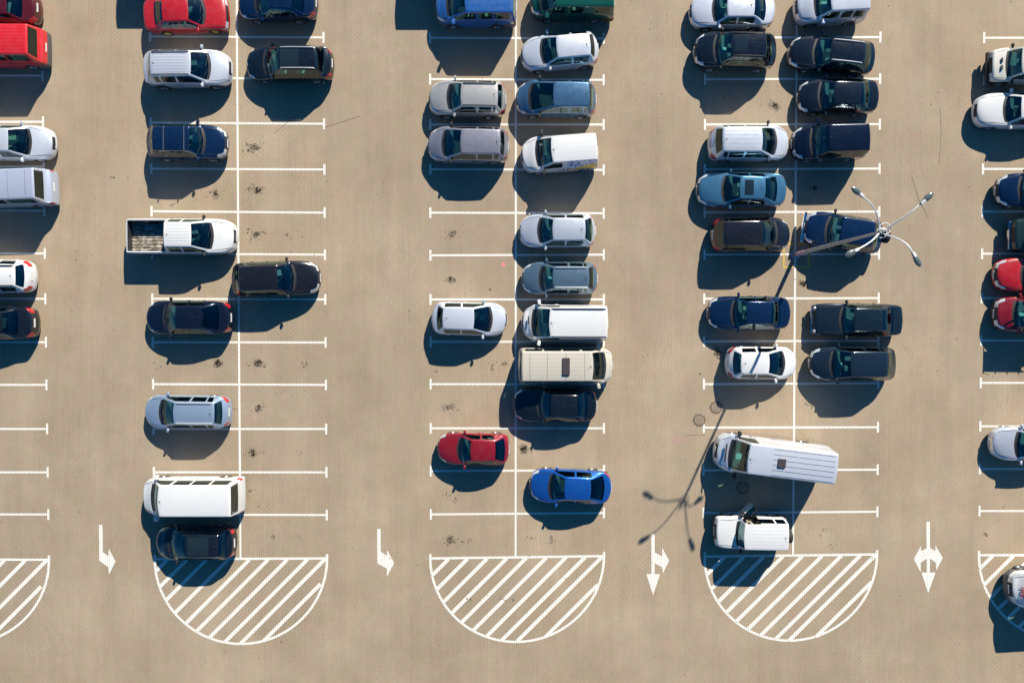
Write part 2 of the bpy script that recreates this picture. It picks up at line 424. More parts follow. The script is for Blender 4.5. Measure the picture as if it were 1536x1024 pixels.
    for li, tt in enumerate(lev):
        cur = []
        for q in range(n):
            v = rp[q]; nn = norms[q]; fr = abs(nn.x)**2
            zb_ = zmin
            if fr < .6:
                for wx in (fx, rx):
                    dx = abs(v.x-wx)
                    if dx < AR: zb_ = max(zb_, min(rw+math.sqrt(AR*AR-dx*dx), v.z-.12))
            z = lerp(v.z, zb_, tt); of = lerp(sofs[li], fofs[li], fr)
            if v.x < 0 and vanlike: of *= .6
            cur.append(len(verts)); verts.append(Vector((v.x+nn.x*of, v.y+nn.y*of, z)))
        for q in range(n):
            q2 = (q+1) % n; a, b = ring[q], ring[q2]
            xm = (rp[q].x+rp[q2].x)/2; ym = (rp[q].y+rp[q2].y)/2; xf = L/2-xm
            front = a[0] == 0 and b[0] == 0; rear = a[0] == M_-1 and b[0] == M_-1
            side = not front and not rear
            ow = 0
            if front:
                if abs(ym) < hw*.42 and li <= 1: ow = 9
                elif li <= 1 and kind not in (): ow = 5 if ym > 0 else 6
                else: ow = 10
            elif rear:
                if abs(ym) > hw*(.60 if not vanlike else .86) and li <= 1: ow = 7 if ym > 0 else 8
                elif li >= 2: ow = 11
            else:
                if xf < .42+nb*.4 and li >= 2 and abs(xm) > abs(fx)+AR: ow = 10
                if xm < rx-AR and li >= 2: ow = 11
                if xf < nb+.10 and li == 0: ow = 5 if ym > 0 else 6
                if xf > L-tb-.14 and li <= 1 and not pick: ow = 7 if ym > 0 else 8
                xg = (xs[min(a[0], b[0])]+xs[max(a[0], b[0])])/2
                for g_ in gaps:
                    if abs(xg-g_) < .007 and li <= 2: ow = 4
                if odoor and ym < 0 and xc+.16 < xg < xc+1.02 and li <= 2: ow = None
                if o.get('graphic') and ym > 0 and xg > xB+.15 and xg < L-.15 and li <= 1: ow = 12
            if ow is None: continue
            faces.append((prev[q], cur[q], cur[q2], prev[q2])); fo_.append(ow)
        prev = cur
    me = bpy.data.meshes.new('shell'); me.from_pydata([tuple(v) for v in verts], [], faces)
    for i_ in range(len(owners)): me.materials.append(None)
    me.polygons.foreach_set('material_index', fo_); me.polygons.foreach_set('use_smooth', [True]*len(faces))
    bm = bmesh.new(); bm.from_mesh(me); bmesh.ops.recalc_face_normals(bm, faces=bm.faces)
    # make sure normals point outwards
    up = max(bm.faces, key=lambda f: f.calc_center_median().z)
    if up.normal.z < 0: bmesh.ops.reverse_faces(bm, faces=bm.faces)
    bm.to_mesh(me); bm.free()
    sh = bpy.data.objects.new('shell', me); COL.objects.link(sh)
    md = sh.modifiers.new('s', 'SUBSURF'); md.levels = 1; md.render_levels = 1
    pend.append((sh, root, owners, pnt, o, dict(H=H, hw=hw, L=L, rail=rail, xw=xw, xr=xr, xc=xc, xb=xb, kind=kind, zc=zc, zn=zn, zb=zb, zt=zt, K=K)))

    def loc(x, y, z): return Vector((L/2-x, y, z))
    # ---- underbody
    u = MB(); u.box((0, 0, .40), (L-.5, p['W']-.56, .36)); u.box((0, 0, .42), (fx-rx-2*AR-.05, p['W']-.14, .2)); u.build('underbody', GAP, root)
    if not pick: u = MB(); u.box((L/2-lerp(xc, L-.16, .5)+.05, 0, .655), (L-.16-xc, p['W']-.14, .02)); u.build('cabin_floor', CARPET, root)
    else: u = MB(); u.box((L/2-lerp(xc, xr, .5), 0, .655), (xr-xc, p['W']-.14, .02)); u.build('cabin_floor', CARPET, root)
    # ---- wheels
    ws = o.get('wheels', 'alloy')
    for x in (fx, rx):
        for s_ in (1, -1): wheel(root, x, s_*(hw-.115), rw, ws, s_)
    # ---- interior
    seat_m = {'d': SEATD, 'l': SEATL, 'b': SEATB}[o.get('seats', random.choice('dddlb'))]
    fl = .46 if not boxy and kind not in ('suv', 'mpv', 'pickup') else .6
    dsh = MB(); dsh.box((L/2-xc-.26, 0, zc-.14), (.50, hw*1.52, .16), bev=.06); dsh.build('dashboard', DASH, root)
    sx = xw+.30
    for s_ in (1, -1):
        st = MB(); st.box((L/2-sx, s_*.37, fl+.12), (.52, .48, .2), bev=.06); st.box((L/2-sx-.30, s_*.37, fl+.42), (.16, .46, .56), bev=.06)
        st.box((L/2-sx-.32, s_*.37, fl+.76), (.1, .24, .15), bev=.04); st.build('seat', seat_m, root)
    if not pick and (not vanlike or o.get('glazed')) and xr-xw > 1.0:
        st = MB(); st.box((L/2-sx-.95, 0, fl+.12), (.5, 1.2, .2), bev=.06); st.box((L/2-sx-1.24, 0, fl+.4), (.16, 1.2, .52), bev=.06); st.build('rear_seat', seat_m, root)
    # a steering wheel
    sw = MB(); c0 = Vector((L/2-xc-.56, .37, zc-.06))
    sw.tube([c0+Vector((.09*math.cos(a*.5236)*.6, .18*math.sin(a*.5236), .15*math.cos(a*.5236))) for a in range(13)], .014, 6); sw.build('steering_wheel', BLACK, root)
    if o.get('sunshade') or random.random() < .3:
        q = MB(); q.box((L/2-xc-.45, .1, zc-.045), (.30, .34, .012)); q.build('paper_sheet', PAPER, root)
    if o.get('vest'):
        q = MB(); q.box((L/2-xc-.34, hw*.45, zc-.045), (.34, .42, .03), rz=.3, bev=.05); q.build('folded_vest', VEST, root)
    # ---- mirrors
    mm = pnt if o.get('mirrors', 'paint') == 'paint' else BLACK
    mxp = xc+.34*(xw-xc)+.10 if not vanlike else xc+.30
    sc = 1.0 if not vanlike else 1.35
    for s_ in (1, -1):
        q = MB()
        q.box((0, 0, 0), (.13*sc, .20*sc, .13*sc), bev=.045); q.box((.0, -s_*.11*sc, -.04), (.06, .10, .04))
        ob = q.build('mirror', mm, root); ob.location = (L/2-mxp, s_*(hw+.105*sc), zc+.03+(.1 if vanlike else 0)); ob.rotation_euler.z = -s_*.18
    # ---- door handles
    hs = [xB-.12] + ([xB+.72] if four == 4 and not vanlike else [])
    for hx in hs:
        for s_ in (1, -1):
            q = MB(); q.box((0, 0, 0), (.16, .03, .03), bev=.01); ob = q.build('door_handle', mm, root)
            ob.location = (L/2-hx, s_*(hw+.028), zc-.19)
    # ---- plates
    if o.get('fplate', True):
        q = MB(); q.box((0, 0, 0), (.02, .48, .085)); ob = q.build('number_plate', PLATE, root); ob.location = (L/2+.055, 0, zn-.27); ob.rotation_euler.y = -.12
    q = MB(); q.box((0, 0, 0), (.02, .48, .085)); ob = q.build('number_plate', PLATE, root); ob.location = (-L/2-(.02 if vanlike else .035), 0, .76 if not vanlike else .75); ob.rotation_euler.y = .35
    # ---- wipers
    for y0 in (.42, -.12):
        q = MB(); a = loc(xc+.0+wb*(y0/hw)**2, y0, zc+.03); b = loc(xc+.13+wb*((y0-.5)/hw)**2, y0-.5, zc+.03+.13*(H-zc)/max(.2, xw-xc)*.8)
        q.tube([a, b], .010, 5); q.build('wiper', BLACK, root)
    # ---- roof gear
    def roofz(x, y):
        return rz_at(K, x, y, hw)
    if o.get('rails'):
        rm = {'black': BLACK, 'silver': RAILM, 'alloy': RAILM}[o['rails']]
        a, b = xw+.12, xr-.10; yr = hw*rail*.93
        for s_ in (1, -1):
            q = MB(); pts = []
            for t in (0, .06, .3, .5, .7, .94, 1):
                x = lerp(a, b, t); pts.append(loc(x, s_*yr, roofz(x, yr)+(.006 if t in (0, 1) else .05)))
            q.tube(pts, .026, 6); q.build('roof_rail', rm, root)
    if o.get('crossbars'):
        for x in o['crossbars']:
            x = x*(xr-xw)+xw; q = MB(); z = H+.07; y = hw*rail*.93
            q.tube([loc(x, -y, z), loc(x, y, z)], .018, 6)
            for s_ in (1, -1): q.box(loc(x, s_*y, z-.03), (.05, .05, .09))
            q.build('roof_bar', ALLOY, root)
    if o.get('sunroof'):
        a, b, wy = o['sunroof']; x0, x1 = lerp(xw, xr, a), lerp(xw, xr, b); y = hw*rail*wy
        vs = []; fs = []; nx, ny = 4, 6
        for i in range(nx+1):
            for j in range(ny+1):
                x = lerp(x0, x1, i/nx); yy = lerp(-y, y, j/ny); vs.append(loc(x, yy, roofz(x, yy)+.012))
        nv = len(vs)
        for i in range(nx+1):
            for j in range(ny+1): v = vs[i*(ny+1)+j]; vs.append(v-Vector((0, 0, .03)))
        g_ = lambda i, j, k=0: k*nv+i*(ny+1)+j
        for i in range(nx):
            for j in range(ny): fs.append((g_(i, j), g_(i, j+1), g_(i+1, j+1), g_(i+1, j)))
        for i in range(nx): fs += [(g_(i, 0), g_(i+1, 0), g_(i+1, 0, 1), g_(i, 0, 1)), (g_(i, ny), g_(i, ny, 1), g_(i+1, ny, 1), g_(i+1, ny))]
        for j in range(ny): fs += [(g_(0, j), g_(0, j, 1), g_(0, j+1, 1), g_(0, j+1)), (g_(nx, j), g_(nx, j+1), g_(nx, j+1, 1), g_(nx, j, 1))]
        q = MB(); q.add(vs, fs); q.build('sunroof', SUNROOF, root)
    if o.get('hatch_vent'):
        fx_, fy_, sx_, sy_ = o['hatch_vent']
        q = MB(); x = lerp(xw, xr, fx_); q.box(loc(x, fy_, roofz(x, 0)+.03), (sx_, sy_, .07), bev=.04); q.build('roof_vent', o.get('vent_mat', VENTM), root)
    if o.get('antenna', True):
        x = xr-.22 if not vanlike else xw+.12; q = MB(); z = roofz(x, 0)
        q.lathe([(.001, .05), (.02, .04), (.03, 0)], c=loc(x, 0, z), n=10); q.tube([loc(x, 0, z+.02), loc(x+.16, 0, z+.16)], .006, 5); q.build('antenna', BLACK, root)
    if o.get('spare'):
        t_ = wheel(root, 0, 0, rw*.95, 'steel', 1); t_.location = (-L/2-.14, o['spare'], .98); t_.rotation_euler = (0, 0, math.pi/2)
    if o.get('fogbar'):   # heavy front bumper
        q = MB(); q.box((L/2+.05, 0, .58), (.14, p['W']-.20, .18), bev=.05); q.build('bull_bumper', o['fogbar'], root)
    if o.get('oval_vents'):
        for s_ in (1, -1): q = MB(); q.box(loc(xc-.30, s_*.2, zc-.018), (.10, .26, .03), bev=.03); q.build('hood_vent', BLACK, root)
    if o.get('hood_vent'):
        q = MB(); q.box(loc(xc-.26, -.12 if o['hood_vent'] == 1 else 0, zc-.02), (.07, .45 if o['hood_vent'] == 1 else 1.0, .05), bev=.02); q.build('hood_vent', BLACK, root)
    if o.get('round_lights'):
        for s_ in (1, -1):
            q = MB(); q.lathe([(.001, .05), (.07, .04), (.095, .0), (.10, -.05)], axis='X', n=18); ob = q.build('headlight', LAMPW, root); ob.location = (L/2-.02, s_*(hw-.24), zn-.16); ob.rotation_euler.y = -.25
        q = MB(); q.box((L/2+.06, 0, .46), (.08, p['W']-.16, .08), bev=.03); q.build('chrome_bumper', CHROME, root)
    if pick:
        q = MB(); x0, x1 = xr+.165, L-.105; hy = hw*.90-.02; zf = .60
        ly = hy+.0
        def wall(a, b, c_, d_): q.add([a, b, c_, d_], [(0, 1, 2, 3)])
        A = loc(x0, ly, zb+.003); B = loc(x1, ly, zb+.003); C_ = loc(x1, -ly, zb+.003); D = loc(x0, -ly, zb+.003)
        a, b, c_, d_ = [v-Vector((0, 0, zb-zf)) for v in (A, B, C_, D)]
        wall(A, B, b, a); wall(B, C_, c_, b); wall(C_, D, d_, c_); wall(D, A, a, d_); q.build('cargo_bed', mat('bed_wall', (.03, .033, .04), .5), root)
        fl_ = MB(); fl_.box(loc((x0+x1)/2, 0, zf-.02), (x1-x0, 2*ly, .04))
        for k_ in range(9):
            yy = lerp(-ly+.1, ly-.1, k_/8); fl_.box(loc((x0+x1)/2, yy, zf+.012), (x1-x0-.04, .06, .024))
        fl_.build('bed_floor', BEDM, root)
    if odoor:
        hx = xc+.20; ln = .92; hinge = loc(hx, -hw-.0, .5)
        dr = bpy.data.objects.new('door', None); COL.objects.link(dr); dr.parent = root; dr.location = hinge; dr.rotation_euler.z = R(odoor)
        # door leaf extends backwards (-x) from its hinge
        q = MB(); q.box((-ln/2, 0, .16), (ln, .09, .62), bev=.03); ob = q.build('door_panel', pnt, dr)
        q = MB(); q.box((-ln/2, .06, .16), (ln-.12, .035, .54), bev=.03); q.build('door_trim', BLACK, dr)
        q = MB()
        pts = [(-.05, .0, .46), (-.38, .10, .98), (-ln+.04, .10, .98), (-ln+.02, .0, .46)]
        q.tube(pts, .025, 6); q.build('window_frame', BLACK, dr)
        q = MB(); q.add([(-.08, .0, .47), (-.39, .10, .96), (-ln+.05, .10, .96), (-ln+.03, 0, .47)], [(0, 1, 2, 3)]); q.build('door_glass', GLASS, dr)
        q = MB(); q.box((-.22, -.14, .52), (.12, .20, .16), bev=.04); q.build('door_mirror', BLACK, dr)
    if o.get('extras'): EXTRAS[o['extras']](root, loc, roofz, dict(L=L, hw=hw, xw=xw, xr=xr, xc=xc, xb=xb, H=H, rail=rail, zc=zc, zn=zn))
def rz_at(K, x, y, hw):
    r_ = prow(K, slopes(K), x)
    yr = r_[3]*hw
    return r_[2]+(r_[1]-r_[2])*(1-min(1, abs(y)/yr)**2)-.004

SUNROOF = mat('sunroof_glass', (.012, .02, .024), .06, 0, 1)
VENTM = mat('vent_cover', (.05, .04, .045), .5)
BEDM = mat('worn_bed', (.26, .22, .17), .6)
_b = BEDM.node_tree.nodes['Principled BSDF']; _nz = N(BEDM, 'ShaderNodeTexNoise'); _nz.inputs['Scale'].default_value = 9; _nz.inputs['Detail'].default_value = 8
_rp = ramp(BEDM, _nz.outputs[0], [(.35, (.10, .08, .06)), (.5, (.26, .22, .17)), (.68, (.55, .52, .46))]); Lk(BEDM, _rp.outputs[0], _b.inputs['Base Color'])
GRAPHIC = mat('van_artwork', (.7, .7, .8), .35, 0, 1)
_b = GRAPHIC.node_tree.nodes['Principled BSDF']; _tc = N(GRAPHIC, 'ShaderNodeTexCoord'); _sp = N(GRAPHIC, 'ShaderNodeSeparateXYZ'); Lk(GRAPHIC, _tc.outputs['Object'], _sp.inputs[0])
_nz = N(GRAPHIC, 'ShaderNodeTexNoise'); _nz.inputs['Scale'].default_value = 3.2; _nz.inputs['Detail'].default_value = 1; Lk(GRAPHIC, _tc.outputs['Object'], _nz.inputs['Vector'])
_r1 = ramp(GRAPHIC, _nz.outputs[0], [(.40, (.60, .60, .74)), (.44, (.10, .22, .62)), (.50, (.04, .10, .28)), (.53, (.25, .5, .7)), (.56, (.62, .62, .74))])
# yellow band climbing towards the tail
_m1 = N(GRAPHIC, 'ShaderNodeMath', operation='MULTIPLY_ADD'); _m1.inputs[1].default_value = .34; Lk(GRAPHIC, _sp.outputs[0], _m1.inputs[0]); Lk(GRAPHIC, _sp.outputs[2], _m1.inputs[2])
_m2 = N(GRAPHIC, 'ShaderNodeMath', operation='SUBTRACT'); _m2.inputs[1].default_value = .99; Lk(GRAPHIC, _m1.outputs[0], _m2.inputs[0])
_m3 = N(GRAPHIC, 'ShaderNodeMath', operation='MULTIPLY_ADD'); _m3.inputs[1].default_value = .35; Lk(GRAPHIC, _nz.outputs[0], _m3.inputs[0]); Lk(GRAPHIC, _m2.outputs[0], _m3.inputs[2])
_m4 = N(GRAPHIC, 'ShaderNodeMath', operation='LESS_THAN'); _m4.inputs[1].default_value = .0; Lk(GRAPHIC, _m3.outputs[0], _m4.inputs[0])
_mx = N(GRAPHIC, 'ShaderNodeMix', data_type='RGBA'); Lk(GRAPHIC, _m4.outputs[0], _mx.inputs[0]); Lk(GRAPHIC, _r1.outputs[0], _mx.inputs[6]); _mx.inputs[7].default_value = (.80, .52, .03, 1)
Lk(GRAPHIC, _mx.outputs[2], _b.inputs['Base Color'])


def ex_vanbars(root, loc, roofz, d):
    for t in (.12, .38, .64, .88):
        x = lerp(d['xw'], d['xr'], t); y = d['hw']*d['rail']*.9; n_ = 8
        q = MB(); q.tube([loc(x, lerp(-y, y, i/n_), roofz(x, lerp(-y, y, i/n_))+.0) for i in range(n_+1)], .010, 5); q.build('roof_seam', VENTM, root)
def ex_rack(root, loc, roofz, d):
    H, hw = d['H'], d['hw']; z = H+.05
    for s_ in (1, -1):
        q = MB(); q.tube([loc(d['xw']-.42, s_*hw*.72, z), loc(d['xr'], s_*hw*.72, z)], .03, 6)
        for x in (d['xw']+.2, (d['xw']+d['xr'])/2, d['xr']-.3): q.tube([loc(x, s_*hw*.72, H-.06), loc(x, s_*hw*.72, z)], .02, 6)
        q.build('rack_rail', BLACK, root)
    for x in (-.38, .3, .95, 1.6):
        q = MB(); q.tube([loc(d['xw']+x, -hw*.80, z+.04), loc(d['xw']+x, hw*.80, z+.04)], .03, 6); q.build('rack_bar', BLACK, root)
    q = MB(); q.box(loc(d['xw']+.7, 0, z+.07), (2.1, hw*1.1, .06)); q.build('rack_platform', BEDM, root)
def ex_number(root, loc, roofz, d):
    cu = bpy.data.curves.new('hood_number', 'FONT'); cu.body = '103'; cu.size = .42; cu.align_x = 'CENTER'; cu.align_y = 'CENTER'; cu.extrude = .004; cu.offset = .006
    t = bpy.data.objects.new('tmp', cu); COL.objects.link(t); dg = bpy.context.evaluated_depsgraph_get()
    me = bpy.data.meshes.new_from_object(t.evaluated_get(dg)); COL.objects.unlink(t); bpy.data.objects.remove(t)
    me.materials.clear()
    o_ = link('hood_number', me, mat('red_vinyl', (.45, .01, .03), .5), root)
    x = .42; z1 = roofz(x-.15, 0); z2 = roofz(x+.15, 0); sl = math.atan2(z2-z1, .3)
    o_.location = loc(x, 0, roofz(x, 0)+.03)
    # letters stand upright for someone in front of the vehicle
    o_.rotation_euler = Matrix.Rotation(sl, 4, 'Y').to_euler(); o_.rotation_euler = (Matrix.Rotation(sl, 4, 'Y') @ Matrix.Rotation(math.pi/2, 4, 'Z')).to_euler()
EXTRAS = dict(vanbars=ex_vanbars, rack=ex_rack, number=ex_number)

def finish_shells():
    dg = bpy.context.evaluated_depsgraph_get()
    for sh, root, owners, pnt, o, d in pend:
        ev = sh.evaluated_get(dg); me = ev.to_mesh()
        co = [v.co.copy() for v in me.vertices]; vn = [v.normal.copy() for v in me.vertices]
        by = {}
        for pl in me.polygons: by.setdefault(pl.material_index, []).append(tuple(pl.vertices))
        ev.to_mesh_clear()
        if 4 in by: pass
        groups = {}
        for oi, fl in by.items():
            key = {4: 0}.get(oi, oi); groups.setdefault(key, []).append((oi, fl))
        for key, lst in groups.items():
            vm = {}; vs = []; fs = []; mi = []; ns = []
            for oi, fl in lst:
                for f in fl:
                    g_ = []
                    for v in f:
                        if v not in vm: vm[v] = len(vs); vs.append(tuple(co[v])); ns.append(tuple(vn[v]))
                        g_.append(vm[v])
                    fs.append(g_); mi.append(1 if oi == 4 else 0)
            ribs = o.get('ribs') if key == 0 else None
            if ribs:
                cnt, a, b, wy, seg = ribs; L = d['L']; base = o.get('rib_h', .014)
                for q in range(cnt):
                    yy = lerp(-wy, wy, q/(cnt-1))*d['hw']*d['rail']
                    for sgm in range(seg):
                        x0 = lerp(a, b, sgm/seg)+0; x1 = lerp(a, b, (sgm+1)/seg)-(.012 if seg > 1 else 0)
                        X0, X1 = lerp(d['xw'], d['xr'], x0), lerp(d['xw'], d['xr'], x1)
                        nseg = 6; hwid = .016; st = len(vs)
                        for i in range(nseg+1):
                            t = i/nseg; x = L/2-lerp(X0, X1, t); fx_ = lerp(x0, x1, t)
                            zz = rz_at(d['K'], lerp(X0, X1, t), yy, d['hw'])
                            for dy, dz in ((-hwid*1.4, -.03), (-hwid*.5, base*.8), (hwid*.5, base*.8), (hwid*1.4, -.03)):
                                vs.append((x, yy+dy, zz+dz)); ns.append((0, dy*7, 1))
                        for i in range(nseg):
                            for c_ in range(3):
                                fs.append([st+i*4+c_, st+i*4+c_+1, st+(i+1)*4+c_+1, st+(i+1)*4+c_]); mi.append(0)
                        fs.append([st, st+1, st+2, st+3]); mi.append(0); e_ = st+nseg*4; fs.append([e_+3, e_+2, e_+1, e_]); mi.append(0)
            nm = owners[key]
            m2 = bpy.data.meshes.new(nm); m2.from_pydata(vs, [], fs)
            m2.polygons.foreach_set('use_smooth', [True]*len(fs)); m2.polygons.foreach_set('material_index', mi)
            kind = d['kind']
            if key == 0: ms = pnt
            elif key == 1: ms = GLASS
            elif key == 2: ms = o.get('rglass', GLASS)
            elif key == 3: ms = BLACK
            elif key in (5, 6): ms = LAMPW if not o.get('round_lights') and kind != 'jeep' else pnt
            elif key in (7, 8): ms = LAMPR
            elif key == 9: ms = {'chrome': CHROME}.get(o.get('grille'), BLACK)
            elif key == 10: ms = {'paint': pnt, 'black': BLACK, 'grey': BUMPG}[o.get('bumper', 'paint')]
            elif key == 11: ms = {'paint': pnt, 'black': BLACK, 'grey': BUMPG}[o.get('rbumper', o.get('bumper', 'paint'))]
            elif key == 12: ms = GRAPHIC
            else: ms = o.get('sglass', GLASS)
            m2.materials.append(ms)
            if key == 0: m2.materials.append(GAP)
            m2.normals_split_custom_set_from_vertices(ns)
            nm2 = nm if not (key in (5, 6) and ms is pnt) else 'front_wing'
            link(nm2, m2, None, root)
        COL.objects.unlink(sh); bpy.data.objects.remove(sh)

# ------------------------------------------------------------------ ground
def ground_material():
    m = bpy.data.materials.new('pavers'); m.use_nodes = True; b = m.node_tree.nodes['Principled BSDF']
    b.inputs['Roughness'].default_value = .85; b.inputs['Specular IOR Level'].default_value = .25
    tc = N(m, 'ShaderNodeTexCoord'); V = tc.outputs['Object']
    def noise(scale, det=6, rough=.6, sc=None):
        n = N(m, 'ShaderNodeTexNoise'); n.inputs['Scale'].default_value = scale; n.inputs['Detail'].default_value = det; n.inputs['Roughness'].default_value = rough
        if sc:
            mp = N(m, 'ShaderNodeMapping'); mp.inputs['Scale'].default_value = sc; Lk(m, V, mp.inputs[0]); Lk(m, mp.outputs[0], n.inputs['Vector'])
        else: Lk(m, V, n.inputs['Vector'])
        return n.outputs[0]
    base = ramp(m, noise(.16, 10, .68), [(.32, (.288, .227, .165)), (.44, (.326, .258, .184)), (.55, (.352, .281, .204)), (.70, (.400, .323, .236))]).outputs[0]
    # pavers: running bond of 12 x 24 cm blocks laid lengthwise up the lot
    mp = N(m, 'ShaderNodeMapping'); mp.inputs['Rotation'].default_value = (0, 0, math.pi/2); Lk(m, V, mp.inputs[0])
    br = N(m, 'ShaderNodeTexBrick'); br.inputs['Scale'].default_value = 1; br.inputs['Brick Width'].default_value = .24; br.inputs['Row Height'].default_value = .125
    br.inputs['Mortar Size'].default_value = .011; br.inputs['Mortar Smooth'].default_value = .4; br.inputs['Bias'].default_value = 0
    br.inputs['Color1'].default_value = (.95, .95, .95, 1); br.inputs['Color2'].default_value = (1.05, 1.05, 1.05, 1); br.inputs['Mortar'].default_value = (.50, .47, .44, 1)
    Lk(m, mp.outputs[0], br.inputs['Vector'])
    patch = N(m, 'ShaderNodeMapRange'); patch.inputs[1].default_value = .42; patch.inputs[2].default_value = .64; patch.inputs[3].default_value = .08; patch.inputs[4].default_value = .68
    Lk(m, noise(.19, 5, .7), patch.inputs[0])
    mx = N(m, 'ShaderNodeMix', data_type='RGBA', blend_type='MULTIPLY'); Lk(m, patch.outputs[0], mx.inputs[0]); Lk(m, base, mx.inputs[6]); Lk(m, br.outputs[0], mx.inputs[7])
    # tint patches: greenish, pinkish bricks
    tn = ramp(m, noise(1.1, 5, .7), [(.36, (1.04, .98, .98)), (.5, (1, 1, 1)), (.64, (.96, 1.0, .93))]).outputs[0]
    m2 = N(m, 'ShaderNodeMix', data_type='RGBA', blend_type='MULTIPLY'); m2.inputs[0].default_value = 1; Lk(m, mx.outputs[2], m2.inputs[6]); Lk(m, tn, m2.inputs[7])
    # fine grain and rubbed wheel tracks along the aisles
    gr = ramp(m, noise(9, 8, .75), [(.3, (.90, .90, .90)), (.7, (1.08, 1.08, 1.08))]).outputs[0]
    m3 = N(m, 'ShaderNodeMix', data_type='RGBA', blend_type='MULTIPLY'); m3.inputs[0].default_value = 1; Lk(m, m2.outputs[2], m3.inputs[6]); Lk(m, gr, m3.inputs[7])
    st = ramp(m, noise(1.2, 5, .7, (.8, .07, 1)), [(.33, (.925, .925, .93)), (.67, (1.05, 1.045, 1.03))]).outputs[0]
    m4 = N(m, 'ShaderNodeMix', data_type='RGBA', blend_type='MULTIPLY'); m4.inputs[0].default_value = 1; Lk(m, m3.outputs[2], m4.inputs[6]); Lk(m, st, m4.inputs[7])
    bg_ = ramp(m, noise(.045, 4, .6), [(.36, (.93, .93, .95)), (.52, (1, 1, 1)), (.66, (1.07, 1.06, 1.04))]).outputs[0]
    m5 = N(m, 'ShaderNodeMix', data_type='RGBA', blend_type='MULTIPLY'); m5.inputs[0].default_value = 1; Lk(m, m4.outputs[2], m5.inputs[6]); Lk(m, bg_, m5.inputs[7])
    Lk(m, m5.outputs[2], b.inputs['Base Color'])
    bp = N(m, 'ShaderNodeBump'); bp.inputs['Strength'].default_value = .35; bp.inputs['Distance'].default_value = .01; Lk(m, br.outputs['Fac'], bp.inputs['Height']); bp.invert = True
    Lk(m, bp.outputs[0], b.inputs['Normal'])
    return m
g = MB(); g.add([(-900, -900, 0), (900, -900, 0), (900, 900, 0), (-900, 900, 0)], [(0, 1, 2, 3)])
tag(g.build('ground', ground_material()), 'tan block paved car park surface', kind='structure')

def paint_line_mat(name, col, wear=.5):
    m = mat(name, col, .6); b = m.node_tree.nodes['Principled BSDF']
    tc = N(m, 'ShaderNodeTexCoord')
    mp = N(m, 'ShaderNodeMapping'); mp.inputs['Rotation'].default_value = (0, 0, math.pi/2); Lk(m, tc.outputs['Object'], mp.inputs[0])
    br = N(m, 'ShaderNodeTexBrick'); br.inputs['Scale'].default_value = 1; br.inputs['Brick Width'].default_value = .24; br.inputs['Row Height'].default_value = .125; br.inputs['Mortar Size'].default_value = .012
    br.inputs['Mortar Smooth'].default_value = .3
    br.inputs['Color1'].default_value = (*col, 1); br.inputs['Color2'].default_value = (*[c*.94 for c in col], 1); br.inputs['Mortar'].default_value = (*[c*.55 for c in col], 1)
    Lk(m, mp.outputs[0], br.inputs['Vector'])
    n = N(m, 'ShaderNodeTexNoise'); n.inputs['Scale'].default_value = 6; n.inputs['Detail'].default_value = 9; n.inputs['Roughness'].default_value = .75; Lk(m, tc.outputs['Object'], n.inputs['Vector'])
    r_ = ramp(m, n.outputs[0], [(.57, (0, 0, 0)), (.70, (wear, wear, wear))])
    mx = N(m, 'ShaderNodeMix', data_type='RGBA'); Lk(m, r_.outputs[0], mx.inputs[0]); Lk(m, br.outputs[0], mx.inputs[6]); mx.inputs[7].default_value = (.33, .29, .22, 1)
    Lk(m, mx.outputs[2], b.inputs['Base Color']); return m
WHITE = paint_line_mat('white_road_paint', (.80, .77, .70)); YELLOW = paint_line_mat('yellow_road_paint', (.60, .42, .10), .8)

class Flat:
    """flat painted shapes at one height, kept from overlapping each other"""
    def __init__(s, z=.004): s.mb = MB(); s.z = z
    def seg(s, a, b, wd):
        a = Vector(a[:2]); b = Vector(b[:2]); d = (b-a).normalized(); n = Vector((-d.y, d.x))*wd/2
        s.mb.add([(*(a-n), s.z), (*(b-n), s.z), (*(b+n), s.z), (*(a+n), s.z)], [(0, 1, 2, 3)])
    def poly(s, pts): s.mb.add([(p[0], p[1], s.z) for p in pts], [tuple(range(len(pts)))])
    def strip(s, pts, wd):
        L_, R_ = [], []
        for i, p in enumerate(pts):
            a = Vector(pts[max(0, i-1)]); b = Vector(pts[min(len(pts)-1, i+1)]); d = (b-a).normalized(); n = Vector((-d.y, d.x))*wd/2; p = Vector(p); L_.append(p+n); R_.append(p-n)
        n = len(pts); s.mb.add([(*p, s.z) for p in L_]+[(*p, s.z) for p in R_], [(i, n+i, n+i+1, i+1) for i in range(n-1)])
    def build(s, name, m, label):
        o = s.mb.build(name, m); tag(o, label, kind='structure'); return o

LW = .115
def bay_block(name, label, lefts, rights, ys, centre, ztop):
    """ys: list of (y at left tick, y at right tick); centre: (x top, x bottom, y bottom)"""
    f = Flat(.004); tk = 8.2
    for (yl, yr, *hid) in ys:
        xl = lerp(lefts[0], lefts[1], yl/838); xr_ = lerp(rights[0], rights[1], yr/838)
        a, b = P(xl, yl), P(xr_, yr)
        e = .05
        if lefts[2]: c = P(xl, yl); f.seg((c.x, c.y+.30, 0), (c.x, c.y-.30, 0), LW)
        if rights[2]: c = P(xr_, yr); f.seg((c.x, c.y+.30, 0), (c.x, c.y-.30, 0), LW)
        a2 = a+Vector(((.058 if lefts[2] else 0), 0, 0)); b2 = b-Vector(((.058 if rights[2] else 0), 0, 0))
        f.seg(a2, b2, LW)
    f.build('bay_lines', WHITE, label)
    if centre:
        f = Flat(.0105); f.seg(P(centre[0], ztop), P(centre[1], centre[2]), LW); f.build('centre_line', WHITE, label.replace('bay lines', 'centre line'))
Y0 = [-76, -9]
